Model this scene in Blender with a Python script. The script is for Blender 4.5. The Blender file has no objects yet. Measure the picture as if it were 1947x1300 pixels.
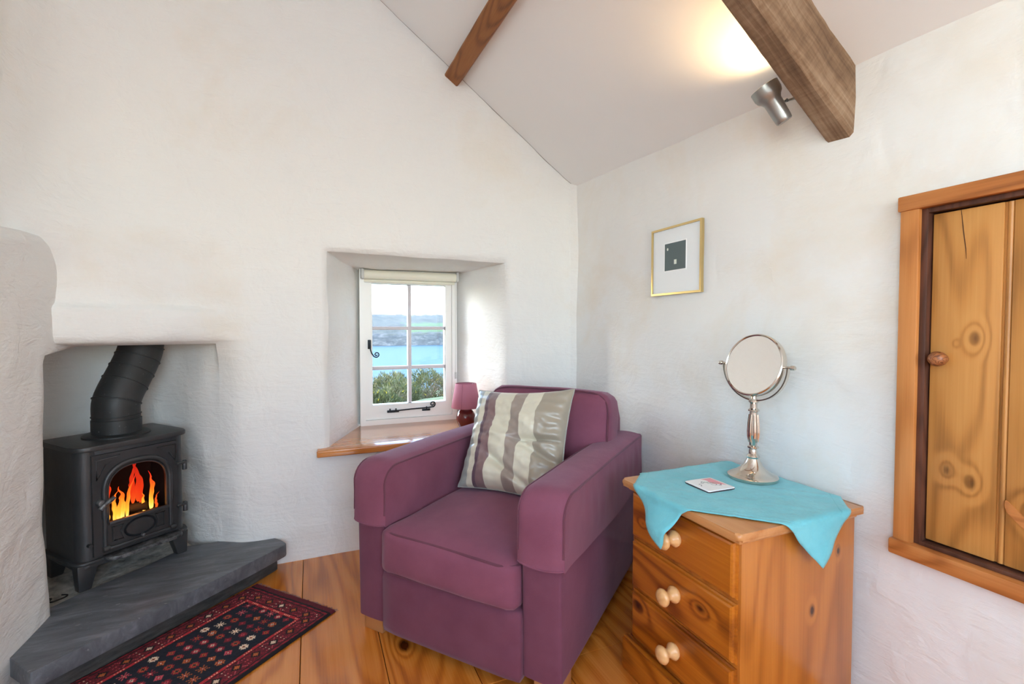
import bpy, bmesh, math, random
from mathutils import Vector, Matrix, noise
random.seed(7)
scene = bpy.context.scene
COL = scene.collection
R = math.radians
PI = math.pi

# ------------------------------------------------------------------ camera
CAM_H = 1.10
cam_d = bpy.data.cameras.new('camera')
cam_d.sensor_width = 36.0
cam_d.lens = 36.0 * 905.0 / 1947.0
cam_d.clip_start = 0.05
cam_d.clip_end = 3000
cam = bpy.data.objects.new('camera', cam_d)
COL.objects.link(cam)
cam.location = (0, 0, CAM_H)
cam.rotation_euler = (R(90 - 1.73), 0, R(-22.9))
scene.camera = cam

# ------------------------------------------------------------------ world, sun, added lamps, exposure
world = bpy.data.worlds.new('sky')
scene.world = world
world.use_nodes = True
wn = world.node_tree.nodes
wl = world.node_tree.links
wn.clear()
w_out = wn.new('ShaderNodeOutputWorld')
w_bg = wn.new('ShaderNodeBackground')
w_sky = wn.new('ShaderNodeTexSky')
w_sky.sky_type = 'NISHITA'
w_sky.sun_disc = False
w_sky.sun_elevation = R(34)
w_sky.sun_rotation = R(-52)
w_sky.air_density = 1.0
w_sky.dust_density = 0.4
w_sky.ozone_density = 1.0
w_bg.inputs['Strength'].default_value = 1.4
wl.new(w_sky.outputs[0], w_bg.inputs['Color'])
wl.new(w_bg.outputs[0], w_out.inputs['Surface'])

def light(name, kind, loc, rot, energy, color, **kw):
    d = bpy.data.lights.new(name, kind)
    d.energy = energy
    d.color = color
    for k, v in kw.items():
        setattr(d, k, v)
    o = bpy.data.objects.new(name, d)
    COL.objects.link(o)
    o.location = loc
    o.rotation_euler = rot
    return o

sun = light('sun', 'SUN', (-6, 5, 6), (0, 0, 0), 3.2, (1.0, 0.95, 0.88), angle=R(22))   # hazy, veiled sun
sun.rotation_euler = Vector((0.70, -0.55, -0.24)).to_track_quat('-Z', 'Y').to_euler()

# added area lamps standing in for daylight at unseen openings behind the camera (left side wall and end wall)
light('added_lamp_side', 'AREA', (-0.90, -0.75, 1.50), (0, R(-90), 0), 15, (0.71, 0.895, 1.0),
      shape='RECTANGLE', size=1.05, size_y=1.25)
light('added_lamp_end', 'AREA', (0.10, -2.52, 1.55), (R(90), 0, 0), 35, (0.745, 0.905, 1.0),
      shape='RECTANGLE', size=1.3, size_y=1.3)

vs = scene.view_settings
vs.view_transform = 'Standard'
vs.look = 'None'
vs.exposure = 0.28
vs.gamma = 1.0
vs.use_curve_mapping = False
scene.cycles.max_bounces = 10
scene.cycles.diffuse_bounces = 7
scene.cycles.glossy_bounces = 4
scene.cycles.transparent_max_bounces = 12
scene.cycles.caustics_reflective = False
scene.cycles.caustics_refractive = False
scene.cycles.sample_clamp_indirect = 6.0

# ------------------------------------------------------------------ helpers: colour and materials
def lin(c):
    c = c / 255.0
    return c / 12.92 if c <= 0.04045 else ((c + 0.055) / 1.055) ** 2.4
def S(r, g, b, a=1.0):
    return (lin(r), lin(g), lin(b), a)

class NT:
    def __init__(self, name):
        self.m = bpy.data.materials.new(name)
        self.m.use_nodes = True
        self.t = self.m.node_tree
        self.t.nodes.clear()
        self.out = self.n('ShaderNodeOutputMaterial')
        self.p = self.n('ShaderNodeBsdfPrincipled')
        self.l(self.p.outputs[0], self.out.inputs['Surface'])
    def n(self, kind, **kw):
        nd = self.t.nodes.new(kind)
        for k, v in kw.items():
            setattr(nd, k, v)
        return nd
    def l(self, a, b):
        self.t.links.new(a, b)
    def set(self, **kw):
        for k, v in kw.items():
            self.p.inputs[k.replace('_', ' ')].default_value = v
        return self
    def coord(self, which='Object', scale=(1, 1, 1), loc=(0, 0, 0), rot=(0, 0, 0)):
        tc = self.n('ShaderNodeTexCoord')
        mp = self.n('ShaderNodeMapping')
        mp.inputs['Scale'].default_value = scale
        mp.inputs['Location'].default_value = loc
        mp.inputs['Rotation'].default_value = rot
        self.l(tc.outputs[which], mp.inputs['Vector'])
        return mp.outputs[0]
    def noise(self, vec, scale=5, detail=4, rough=0.5, dist=0.0):
        nd = self.n('ShaderNodeTexNoise')
        nd.inputs['Scale'].default_value = scale
        nd.inputs['Detail'].default_value = detail
        nd.inputs['Roughness'].default_value = rough
        nd.inputs['Distortion'].default_value = dist
        self.l(vec, nd.inputs['Vector'])
        return nd.outputs['Fac']
    def ramp(self, fac, stops, interp='LINEAR'):
        nd = self.n('ShaderNodeValToRGB')
        cr = nd.color_ramp
        cr.interpolation = interp
        while len(cr.elements) < len(stops):
            cr.elements.new(0.5)
        for e, (p, c) in zip(cr.elements, stops):
            e.position = p
            e.color = c if len(c) == 4 else (*c, 1)
        self.l(fac, nd.inputs['Fac'])
        return nd.outputs['Color']
    def mix(self, fac, a, b, mode='MIX'):
        nd = self.n('ShaderNodeMix', data_type='RGBA', blend_type=mode)
        for i, v in ((0, fac), (6, a), (7, b)):
            if isinstance(v, (int, float)):
                nd.inputs[i].default_value = v
            elif isinstance(v, tuple):
                nd.inputs[i].default_value = v
            else:
                self.l(v, nd.inputs[i])
        return nd.outputs[2]
    def math(self, op, a, b=0.0, clamp=False):
        nd = self.n('ShaderNodeMath', operation=op, use_clamp=clamp)
        for i, v in ((0, a), (1, b)):
            if isinstance(v, (int, float)):
                nd.inputs[i].default_value = v
            else:
                self.l(v, nd.inputs[i])
        return nd.outputs[0]
    def base(self, sock):
        self.l(sock, self.p.inputs['Base Color'])
        return self
    def bump(self, height, strength=0.3, dist=0.01, prev=None):
        nd = self.n('ShaderNodeBump')
        nd.inputs['Strength'].default_value = strength
        nd.inputs['Distance'].default_value = dist
        self.l(height, nd.inputs['Height'])
        if prev is not None:
            self.l(prev, nd.inputs['Normal'])
        self.l(nd.outputs[0], self.p.inputs['Normal'])
        return nd.outputs[0]

def plain(name, col, rough=0.5, metal=0.0, **kw):
    m = NT(name)
    m.set(Base_Color=col, Roughness=rough, Metallic=metal, **kw)
    return m.m

def plaster(name, rot=0.0, tint=0.35, amp=1.0):
    m = NT(name)
    v = m.coord('Object')
    big = m.noise(v, 1.1, 4, 0.55)
    stain = m.noise(v, 2.3, 5, 0.6, 0.4)
    c1 = m.ramp(big, [(0.35, S(231, 231, 230)), (0.65, S(235, 234, 231))])
    mask = m.ramp(stain, [(0.52, (0, 0, 0)), (0.72, (1, 1, 1))])
    fac = m.math('MULTIPLY', mask, tint)
    c2 = m.mix(fac, c1, S(226, 214, 196))
    m.base(c2)
    m.set(Roughness=0.85)
    m.p.inputs['Specular IOR Level'].default_value = 0.2
    st = m.coord('Object', (5.5, 5.5, 26), rot=(0, rot, 0))
    n1 = m.noise(st, 1.6, 6, 0.6, 0.8)
    n2 = m.noise(v, 90, 3, 0.6)
    n3 = m.noise(v, 9, 4, 0.55, 0.6)
    b = m.bump(n3, 0.45 * amp, 0.02)
    b = m.bump(n1, 0.38 * amp, 0.010, b)
    m.bump(n2, 0.12 * amp, 0.004, b)
    return m.m

def wood(name, axis, dark, mid, light_, rough=0.35, scale=1.0, knots=(), seed=0.0, coat=0.0, ring=9.0, contrast=1.0, bumpy=0.10):
    """pine-like grain running along axis (0,1,2) of the object's own coordinates; knots = [(x,y,z,r)]"""
    m = NT(name)
    tc = m.n('ShaderNodeTexCoord')
    sc = [5.0 * scale] * 3
    sc[axis] = 0.75 * scale
    g = m.noise(m.coord('Object', tuple(sc), loc=(seed, seed * 1.7, seed * 0.6)), 1.0, 1.0, 0.4, 0.3)
    sc2 = [150.0 * scale] * 3
    sc2[axis] = 3.0 * scale
    fine = m.noise(m.coord('Object', tuple(sc2)), 1.0, 4, 0.6)
    sc3 = [8.0 * scale] * 3
    sc3[axis] = 0.9 * scale
    broad = m.noise(m.coord('Object', tuple(sc3), loc=(seed, 3, seed)), 1.0, 3, 0.5)
    masks = []
    for (kx, ky, kz_, kr) in knots:
        sub = m.n('ShaderNodeVectorMath', operation='SUBTRACT')
        m.l(tc.outputs['Object'], sub.inputs[0])
        sub.inputs[1].default_value = (kx, ky, kz_)
        mul = m.n('ShaderNodeVectorMath', operation='MULTIPLY')
        m.l(sub.outputs[0], mul.inputs[0])
        q = [1.0, 1.0, 1.0]
        q[axis] = 0.62
        mul.inputs[1].default_value = q
        ln = m.n('ShaderNodeVectorMath', operation='LENGTH')
        m.l(mul.outputs[0], ln.inputs[0])
        d = m.math('DIVIDE', ln.outputs['Value'], kr)
        swirl = m.math('MAXIMUM', m.math('SUBTRACT', 1.0, m.math('MULTIPLY', d, 0.36)), 0.0)
        g = m.math('ADD', g, m.math('MULTIPLY', m.math('MULTIPLY', swirl, swirl), 0.22))
        d = m.math('ADD', d, m.math('MULTIPLY', m.math('SUBTRACT', fine, 0.5), 0.5))
        masks.append(m.ramp(d, [(0.45, (1, 1, 1)), (0.75, (0.35, 0.35, 0.35)), (1.0, (0, 0, 0))]))
    rings = m.math('SINE', m.math('MULTIPLY', g, ring * 9.0))
    rings = m.math('ADD', m.math('MULTIPLY', rings, 0.5), 0.5)
    rings = m.math('MULTIPLY', rings, rings)
    f = m.math('MULTIPLY', rings, 0.26 * contrast)
    f = m.math('ADD', f, m.math('MULTIPLY', fine, 0.40 * contrast))
    f = m.math('ADD', f, m.math('MULTIPLY', broad, 0.50))
    c = m.ramp(f, [(0.25, light_), (0.55, mid), (0.95, dark)])
    for km in masks:
        c = m.mix(km, c, (dark[0] * 0.30, dark[1] * 0.25, dark[2] * 0.3, 1))
    m.base(c)
    m.set(Roughness=rough)
    if coat:
        m.p.inputs['Coat Weight'].default_value = coat
        m.p.inputs['Coat Roughness'].default_value = 0.12
    m.bump(f, bumpy, 0.004)
    return m.m

def oak(name, bang_angle):
    """weathered oak, fine grain along the slope of the rafter"""
    m = NT(name)
    v = m.n('ShaderNodeMapping')
    tc = m.n('ShaderNodeTexCoord')
    r1 = m.n('ShaderNodeMapping')
    r1.inputs['Rotation'].default_value = (0, -bang_angle, 0)
    m.l(tc.outputs['Object'], r1.inputs['Vector'])
    v.inputs['Scale'].default_value = (3.0, 55, 55)
    m.l(r1.outputs[0], v.inputs['Vector'])
    g = m.noise(v.outputs[0], 1.0, 5, 0.65, 0.4)
    b = m.noise(r1.outputs[0], 7.0, 4, 0.6)
    saw = m.n('ShaderNodeMapping')
    saw.inputs['Scale'].default_value = (120, 12, 12)
    saw.inputs['Rotation'].default_value = (0, R(20), R(15))
    m.l(r1.outputs[0], saw.inputs['Vector'])
    k = m.noise(saw.outputs[0], 1.0, 3, 0.6)
    f = m.math('ADD', m.math('MULTIPLY', g, 0.55), m.math('MULTIPLY', b, 0.30))
    f = m.math('ADD', f, m.math('MULTIPLY', k, 0.15))
    m.base(m.ramp(f, [(0.32, S(84, 62, 46)), (0.48, S(128, 100, 76)), (0.62, S(158, 132, 108)), (0.75, S(176, 154, 134))]))
    m.set(Roughness=0.9)
    m.bump(f, 0.6, 0.008)
    return m.m

def fabric(name, col, col2, rough=0.85, sheen=0.22, bump=0.25, sc=420):
    m = NT(name)
    v = m.coord('Object')
    n = m.noise(v, 6, 4, 0.6)
    n2 = m.noise(v, sc, 2, 0.6)
    c = m.mix(m.ramp(n, [(0.35, (0, 0, 0)), (0.7, (1, 1, 1))]), col, col2)
    m.base(c)
    m.set(Roughness=rough)
    m.p.inputs['Sheen Weight'].default_value = sheen
    m.p.inputs['Sheen Roughness'].default_value = 0.45
    m.p.inputs['Sheen Tint'].default_value = (0.85, 0.7, 0.85, 1)
    m.p.inputs['Specular IOR Level'].default_value = 0.2
    b = m.bump(m.noise(v, 14, 3, 0.5), 0.15, 0.01)
    m.bump(n2, bump, 0.002, b)
    return m.m

# ------------------------------------------------------------------ helpers: geometry
def link(o, parent=None):
    COL.objects.link(o)
    if parent is not None:
        o.parent = parent
    return o

def mesh(name, verts, faces, mat, parent=None, smooth=False, angle=None, mats=None, loc=None, rotz=None):
    me = bpy.data.meshes.new(name)
    me.from_pydata([tuple(v) for v in verts], [], faces)
    me.validate()
    me.update()
    for mm in (mats or [mat]):
        me.materials.append(mm)
    o = bpy.data.objects.new(name, me)
    link(o, parent)
    if smooth:
        me.polygons.foreach_set('use_smooth', [True] * len(me.polygons))
        if angle:
            me.set_sharp_from_angle(angle=R(angle))
    if loc:
        o.location = loc
    if rotz is not None:
        o.rotation_euler = (0, 0, rotz)
    return o

def from_bm(name, bm, mat, parent=None, smooth=True, angle=35):
    bmesh.ops.recalc_face_normals(bm, faces=bm.faces)
    me = bpy.data.meshes.new(name)
    bm.to_mesh(me)
    bm.free()
    me.materials.append(mat)
    o = bpy.data.objects.new(name, me)
    link(o, parent)
    if smooth:
        me.polygons.foreach_set('use_smooth', [True] * len(me.polygons))
        me.set_sharp_from_angle(angle=R(angle))
    return o

def add_box(bm, x0, x1, y0, y1, z0, z1, bevel=0.0, seg=2):
    r = bmesh.ops.create_cube(bm, size=1.0)
    vs_ = r['verts']
    bmesh.ops.scale(bm, vec=(abs(x1 - x0), abs(y1 - y0), abs(z1 - z0)), verts=vs_)
    bmesh.ops.translate(bm, vec=((x0 + x1) / 2, (y0 + y1) / 2, (z0 + z1) / 2), verts=vs_)
    if bevel > 0:
        es = list({e for v in vs_ for e in v.link_edges})
        bmesh.ops.bevel(bm, geom=es, offset=bevel, segments=seg, profile=0.5, affect='EDGES')

def box(name, x0, x1, y0, y1, z0, z1, mat, parent=None, bevel=0.003, seg=2):
    bm = bmesh.new()
    add_box(bm, x0, x1, y0, y1, z0, z1, bevel, seg)
    return from_bm(name, bm, mat, parent)

def lathe_data(profile, n=32, axis='Z', origin=(0, 0, 0)):
    verts, faces = [], []
    k = len(profile)
    for i in range(n):
        a = 2 * PI * i / n
        for (r, z) in profile:
            if axis == 'Z':
                p = (r * math.cos(a), r * math.sin(a), z)
            elif axis == 'Y':
                p = (r * math.cos(a), z, r * math.sin(a))
            else:
                p = (z, r * math.cos(a), r * math.sin(a))
            verts.append((p[0] + origin[0], p[1] + origin[1], p[2] + origin[2]))
    for i in range(n):
        j = (i + 1) % n
        for q in range(k - 1):
            faces.append((i * k + q, j * k + q, j * k + q + 1, i * k + q + 1))
    return verts, faces

def lathe(name, profile, mat, parent=None, n=32, axis='Z', origin=(0, 0, 0), angle=40):
    v, f = lathe_data(profile, n, axis, origin)
    bm = bmesh.new()
    bv = [bm.verts.new(p) for p in v]
    for q in f:
        bm.faces.new([bv[i] for i in q])
    bmesh.ops.remove_doubles(bm, verts=bm.verts, dist=1e-6)
    return from_bm(name, bm, mat, parent, True, angle)

def frames(pts, closed=False):
    pts = [Vector(p) for p in pts]
    n = len(pts)
    T = []
    for i in range(n):
        a = pts[(i - 1) % n] if (closed or i > 0) else pts[i]
        b = pts[(i + 1) % n] if (closed or i < n - 1) else pts[i]
        T.append((b - a).normalized())
    up = Vector((0, 0, 1)) if abs(T[0].z) < 0.9 else Vector((1, 0, 0))
    N = []
    nrm = (up - T[0] * up.dot(T[0])).normalized()
    for i in range(n):
        if i:
            nrm = (nrm - T[i] * nrm.dot(T[i]))
            nrm = nrm.normalized() if nrm.length > 1e-6 else N[-1]
        N.append(nrm)
    return pts, T, N

def tube_data(pts, r, n=8, closed=False, caps=True):
    pts, T, N = frames(pts, closed)
    rs = r if isinstance(r, (list, tuple)) else [r] * len(pts)
    verts, faces = [], []
    for p, t, nr, rr in zip(pts, T, N, rs):
        b = t.cross(nr)
        for i in range(n):
            a = 2 * PI * i / n
            verts.append(p + nr * (rr * math.cos(a)) + b * (rr * math.sin(a)))
    m = len(pts)
    for i in range(m if closed else m - 1):
        j = (i + 1) % m
        for q in range(n):
            w = (q + 1) % n
            faces.append((i * n + q, i * n + w, j * n + w, j * n + q))
    if caps and not closed:
        faces.append(tuple(range(n - 1, -1, -1)))
        faces.append(tuple((m - 1) * n + q for q in range(n)))
    return verts, faces

def tube(name, pts, r, mat, parent=None, n=8, closed=False):
    v, f = tube_data(pts, r, n, closed)
    return mesh(name, v, f, mat, parent, True, 50)

def prism(name, poly, lo, hi, mat, parent=None, axis='Z', bevel=0.0, seg=2, smooth=True, angle=35):
    """extrude a 2-D outline along axis; for axis Y the outline is (x,z); for X it is (y,z)"""
    bm = bmesh.new()
    def P(p, h):
        if axis == 'Z':
            return (p[0], p[1], h)
        if axis == 'Y':
            return (p[0], h, p[1])
        return (h, p[0], p[1])
    a = [bm.verts.new(P(p, lo)) for p in poly]
    b = [bm.verts.new(P(p, hi)) for p in poly]
    n = len(poly)
    fa = bm.faces.new(a)
    fb = bm.faces.new(list(reversed(b)))
    for i in range(n):
        j = (i + 1) % n
        bm.faces.new((a[i], b[i], b[j], a[j]))
    if bevel:
        es = list(set(fa.edges) | set(fb.edges))
        bmesh.ops.bevel(bm, geom=es, offset=bevel, segments=seg, profile=0.5, affect='EDGES')
    return from_bm(name, bm, mat, parent, smooth, angle)

def rounded(poly, r, n=5, which=None):
    """round the corners of a 2-D polygon"""
    out = []
    m = len(poly)
    for i, p in enumerate(poly):
        rr = r[i] if isinstance(r, (list, tuple)) else r
        p = Vector(p)
        a = Vector(poly[i - 1]) - p
        b = Vector(poly[(i + 1) % m]) - p
        if rr <= 0:
            out.append(tuple(p))
            continue
        rr = min(rr, a.length * 0.49, b.length * 0.49)
        s = p + a.normalized() * rr
        e = p + b.normalized() * rr
        for k in range(n + 1):
            t = k / n
            q = s * (1 - t) ** 2 + p * 2 * t * (1 - t) + e * t * t
            out.append(tuple(q))
    return out

def ring_plate(name, outer, inner, y0, y1, mat, parent=None, bevel=0.0):
    """a flat plate in x-z with a hole; outer and inner have the same number of points; from depth y0 (front) to y1"""
    n = len(outer)
    verts, faces = [], []
    for y in (y0, y1):
        verts += [(p[0], y, p[1]) for p in outer]
        verts += [(p[0], y, p[1]) for p in inner]
    o0, i0, o1, i1 = 0, n, 2 * n, 3 * n
    for i in range(n):
        j = (i + 1) % n
        faces.append((o0 + i, o0 + j, i0 + j, i0 + i))
        faces.append((o1 + j, o1 + i, i1 + i, i1 + j))
        faces.append((o0 + j, o0 + i, o1 + i, o1 + j))
        faces.append((i0 + i, i0 + j, i1 + j, i1 + i))
    bm = bmesh.new()
    bv = [bm.verts.new(v) for v in verts]
    for f in faces:
        bm.faces.new([bv[k] for k in f])
    return from_bm(name, bm, mat, parent)

def softbox_data(c, s, r, n=10, crown=(0, 0, 0), wob=0.0, seed=0.0):
    """rounded box: centre c, half sizes s, edge radius r; crown bulges each face pair"""
    bm = bmesh.new()
    bmesh.ops.create_cube(bm, size=2.0)
    bmesh.ops.subdivide_edges(bm, edges=bm.edges, cuts=n, use_grid_fill=True)
    for v in bm.verts:
        p = v.co.copy()
        q = Vector((p.x * s[0], p.y * s[1], p.z * s[2]))
        inner = Vector([max(-(s[k] - r), min(s[k] - r, q[k])) for k in range(3)])
        d = q - inner
        if d.length > 1e-9:
            q = inner + d.normalized() * r
        q.x += crown[0] * p.x * (1 - p.y ** 2) * (1 - p.z ** 2)
        q.y += crown[1] * p.y * (1 - p.x ** 2) * (1 - p.z ** 2)
        q.z += crown[2] * p.z * (1 - p.x ** 2) * (1 - p.y ** 2)
        if wob:
            q += Vector(noise.noise_vector(q * 6 + Vector((seed, seed, seed)))) * wob
        v.co = q + Vector(c)
    return bm

def softbox(name, c, s, r, mat, parent=None, n=10, crown=(0, 0, 0), wob=0.0, seed=0.0):
    return from_bm(name, softbox_data(c, s, r, n, crown, wob, seed), mat, parent, True, 80)

def catmull(pts, per=6, closed=False):
    pts = [Vector(p) for p in pts]
    n = len(pts)
    out = []
    for i in range(n if closed else n - 1):
        p0 = pts[(i - 1) % n] if (closed or i > 0) else pts[i]
        p1 = pts[i]
        p2 = pts[(i + 1) % n]
        p3 = pts[(i + 2) % n] if (closed or i + 2 < n) else p2
        for k in range(per):
            t = k / per
            out.append(0.5 * ((2 * p1) + (p2 - p0) * t + (2 * p0 - 5 * p1 + 4 * p2 - p3) * t * t + (3 * p1 - p0 - 3 * p2 + p3) * t ** 3))
    if not closed:
        out.append(pts[-1])
    return out

def sstep(a, b, x):
    t = max(0.0, min(1.0, (x - a) / (b - a)))
    return t * t * (3 - 2 * t)

def empty(name, loc, rotz=0.0):
    o = bpy.data.objects.new(name, None)
    o.empty_display_size = 0.1
    link(o)
    o.location = loc
    o.rotation_euler = (0, 0, rotz)
    return o

def tag(o, label=None, cat=None, group=None, kind=None):
    if label:
        o['label'] = label
    if cat:
        o['category'] = cat
    if group:
        o['group'] = group
    if kind:
        o['kind'] = kind
    return o

def thing(name, label, cat, loc, rotz=0.0, group=None):
    return tag(empty(name, loc, rotz), label, cat, group)

def structure(o, label=None):
    o['kind'] = 'structure'
    if label:
        o['label'] = label
    return o

def face_colors(me, cols):
    """one colour per face, stored on the corners"""
    at = me.color_attributes.new('Col', 'FLOAT_COLOR', 'CORNER')
    data = []
    for p in me.polygons:
        c = cols[p.index]
        for _ in range(p.loop_total):
            data += [c[0], c[1], c[2], 1.0]
    at.data.foreach_set('color', data)

def attr_mat(name, rough=0.9, bump=0.0, bscale=300):
    m = NT(name)
    a = m.n('ShaderNodeVertexColor', layer_name='Col')
    m.base(a.outputs['Color'])
    m.set(Roughness=rough)
    if bump:
        m.bump(m.noise(m.coord('Object'), bscale, 2, 0.6), bump, 0.003)
    return m.m

# ------------------------------------------------------------------ materials
M_plaster = plaster('white plaster')
M_plaster_r = plaster('white plaster, stained', tint=0.5, amp=0.7)
M_plaster_d = plaster('white plaster, trowelled', rot=R(35), tint=0.2, amp=1.3)
M_ceil = NT('ceiling paint')
_n = M_ceil.noise(M_ceil.coord('Object'), 1.3, 3, 0.5)
M_ceil.base(M_ceil.ramp(_n, [(0.3, S(238, 238, 238)), (0.7, S(241, 241, 241))]))
M_ceil.set(Roughness=0.8)
M_ceil.bump(M_ceil.noise(M_ceil.coord('Object'), 60, 3, 0.5), 0.05, 0.003)
M_ceil = M_ceil.m

M_floor = [wood('varnished floor pine %d' % i, 1, S(140, 72, 24), S(202, 118, 42), S(224, 146, 66), 0.22, 1.1,
                knots=kn, seed=3.1 * i, coat=0.5, ring=7) for i, kn in enumerate((
                    (), ((0.285, 1.635, 0, 0.028),), (), ((0.93, 1.48, 0, 0.02),)))]
M_chest = wood('honey pine carcass', 2, S(112, 56, 16), S(172, 100, 34), S(196, 122, 48), 0.33, 1.0,
               knots=((0.93 + 0.27, 0.82, 0.36, 0.012), (1.30, 0.82, 0.50, 0.009)), seed=1.3, coat=0.3, ring=6, contrast=0.8)
M_drawer = [wood('honey pine drawer %d' % i, 1, S(104, 46, 10), S(176, 98, 24), S(206, 128, 40), 0.28, 1.0,
                 knots=kn, seed=2.7 * i + 0.8, coat=0.35, ring=8, contrast=1.15) for i, kn in enumerate((
                     ((0.92, 1.17, 0.50, 0.010),), ((0.92, 0.935, 0.365, 0.018),), ((0.92, 1.19, 0.235, 0.022),)))]
M_chesttop = wood('honey pine top', 1, S(128, 74, 32), S(182, 118, 62), S(204, 146, 92), 0.35, 1.0, seed=5.5, coat=0.2, ring=6, contrast=0.7)
M_knob = wood('pale beech', 0, S(196, 140, 80), S(222, 168, 108), S(234, 186, 130), 0.3, 2.0, seed=4.0, coat=0.3, contrast=0.5)
M_cupframe = wood('cupboard frame pine', 2, S(132, 76, 34), S(186, 118, 60), S(206, 140, 80), 0.45, 1.2, seed=8.2, ring=8, contrast=0.9)
M_cuprail = wood('cupboard rail pine', 1, S(122, 66, 28), S(182, 112, 56), S(204, 136, 76), 0.45, 1.2, seed=9.4, ring=9, contrast=1.1)
M_cupdoor = wood('cupboard door pine', 2, S(128, 82, 36), S(190, 130, 66), S(206, 150, 84), 0.4, 1.1,
                 knots=((1.435, 0.602, 1.075, 0.016), (1.435, 0.638, 1.062, 0.006), (1.435, 0.648, 0.752, 0.015), (1.435, 0.603, 0.735, 0.016),
                        (1.435, 0.50, 0.70, 0.02)), seed=6.6, ring=9, contrast=1.0)
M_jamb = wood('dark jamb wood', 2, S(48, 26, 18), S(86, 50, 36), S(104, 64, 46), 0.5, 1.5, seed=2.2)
M_turnknob = wood('striped turned knob', 0, S(96, 50, 26), S(160, 98, 58), S(182, 122, 78), 0.35, 9.0, seed=1.9, ring=10, contrast=1.5)
M_beam = oak('old oak beam', bang_angle=math.atan(0.715))
M_purlin = wood('stained purlin', 1, S(92, 50, 18), S(142, 86, 36), S(164, 106, 50), 0.6, 1.3, seed=3.3, contrast=1.0, bumpy=0.3)
M_sill = wood('varnished sill', 0, S(150, 84, 36), S(196, 122, 60), S(216, 150, 88), 0.16, 1.0, seed=0.4, coat=0.6, ring=6, contrast=0.7)
M_foot = plain('chair foot beech', S(176, 122, 76), 0.4)

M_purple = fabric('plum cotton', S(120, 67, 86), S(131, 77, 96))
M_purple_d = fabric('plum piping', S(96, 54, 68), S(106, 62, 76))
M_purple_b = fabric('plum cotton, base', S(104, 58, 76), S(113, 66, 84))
M_shade = NT('pink lamp shade')
M_shade.set(Base_Color=S(184, 116, 136), Roughness=0.8)
M_shade.p.inputs['Subsurface Weight'].default_value = 0.0
M_shade.bump(M_shade.noise(M_shade.coord('Object', (1, 1, 1)), 500, 2), 0.15, 0.001)
M_shade = M_shade.m
M_lampglaze = plain('oxblood glaze', S(104, 42, 40), 0.08)
M_brass = plain('brass', S(226, 200, 142), 0.34, 1.0)
M_white_g = plain('white gloss paint', S(240, 240, 238), 0.3)
M_cream_pl = plain('cream blind fabric', S(232, 230, 214), 0.6)
M_grey_pl = plain('grey plastic', S(196, 198, 196), 0.4)
M_lead = plain('grey glazing bar paint', S(206, 202, 208), 0.45)
M_iron = plain('black wrought iron', S(34, 38, 44), 0.45, 0.6)
M_chrome = plain('polished nickel', S(214, 206, 196), 0.12, 1.0)
M_mirror = plain('mirror glass', (0.93, 0.93, 0.93, 1), 0.01, 1.0)
M_spotgrey = plain('satin silver paint', S(158, 156, 152), 0.32, 0.7)
M_steel = plain('steel bracket', S(200, 204, 206), 0.3, 0.9)
M_mount = plain('white mount card', S(236, 240, 243), 0.7)
M_art = plain('slate grey print', S(92, 106, 108), 0.6)
M_artlight = plain('pale print marks', S(226, 232, 220), 0.6)
M_wire = plain('black wire', S(16, 16, 18), 0.5)

m = NT('black cast iron')
_v = m.coord('Object')
_n = m.noise(_v, 30, 4, 0.6)
_d = m.noise(_v, 4, 4, 0.6)
m.base(m.ramp(_d, [(0.35, S(58, 59, 61)), (0.7, S(78, 78, 79))]))
m.set(Roughness=0.40, Metallic=0.45)
m.bump(_n, 0.15, 0.003)
M_cast = m.m
m = NT('worn iron lip')
_n = m.noise(m.coord('Object'), 40, 4, 0.65)
m.base(m.ramp(_n, [(0.4, S(58, 58, 60)), (0.65, S(130, 132, 134))]))
m.set(Roughness=0.45, Metallic=0.5)
M_castworn = m.m
m = NT('black flue enamel')
_n = m.noise(m.coord('Object'), 3, 5, 0.7)
_sp = m.noise(m.coord('Object'), 160, 1, 0.5)
m.base(m.mix(m.ramp(_sp, [(0.74, (0, 0, 0)), (0.78, (1, 1, 1))]), m.ramp(_n, [(0.4, S(40, 41, 42)), (0.7, S(56, 57, 57))]), S(110, 110, 108)))
m.set(Roughness=0.5, Metallic=0.2)
M_flue = m.m
M_soot = plain('sooty firebox lining', S(38, 32, 28), 0.95)
M_char = plain('charred log', S(30, 24, 20), 0.9)

m = NT('slate')
_v = m.coord('Object', (3, 14, 6), rot=(0, 0, R(-41)))
_a = m.noise(_v, 2.2, 6, 0.65, 0.6)
_b = m.noise(m.coord('Object'), 22, 3, 0.6)
_c = m.ramp(_a, [(0.3, S(76, 79, 84)), (0.55, S(100, 103, 109)), (0.75, S(128, 131, 138))])
_sp = m.ramp(m.noise(m.coord('Object', (18, 40, 18), rot=(0, 0, R(-41))), 2.5, 2, 0.5), [(0.71, (0, 0, 0)), (0.78, (0.55, 0.55, 0.55))])
m.base(m.mix(_sp, _c, S(170, 172, 172)))
m.set(Roughness=0.42)
_bb = m.bump(_a, 0.35, 0.006)
m.bump(_b, 0.2, 0.003, _bb)
M_slate = m.m
m = NT('rough slate plinth')
_a = m.noise(m.coord('Object', (4, 4, 20)), 3, 6, 0.65)
m.base(m.ramp(_a, [(0.3, S(44, 43, 43)), (0.7, S(80, 79, 77))]))
m.set(Roughness=0.8)
m.bump(_a, 0.6, 0.01)
M_slate_d = m.m
m = NT('crumbly mortar')
_a = m.noise(m.coord('Object'), 18, 6, 0.7)
m.base(m.ramp(_a, [(0.3, S(120, 118, 112)), (0.6, S(196, 192, 184)), (0.8, S(222, 218, 210))]))
m.set(Roughness=0.95)
m.bump(_a, 0.9, 0.012)
M_mortar = m.m

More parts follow.
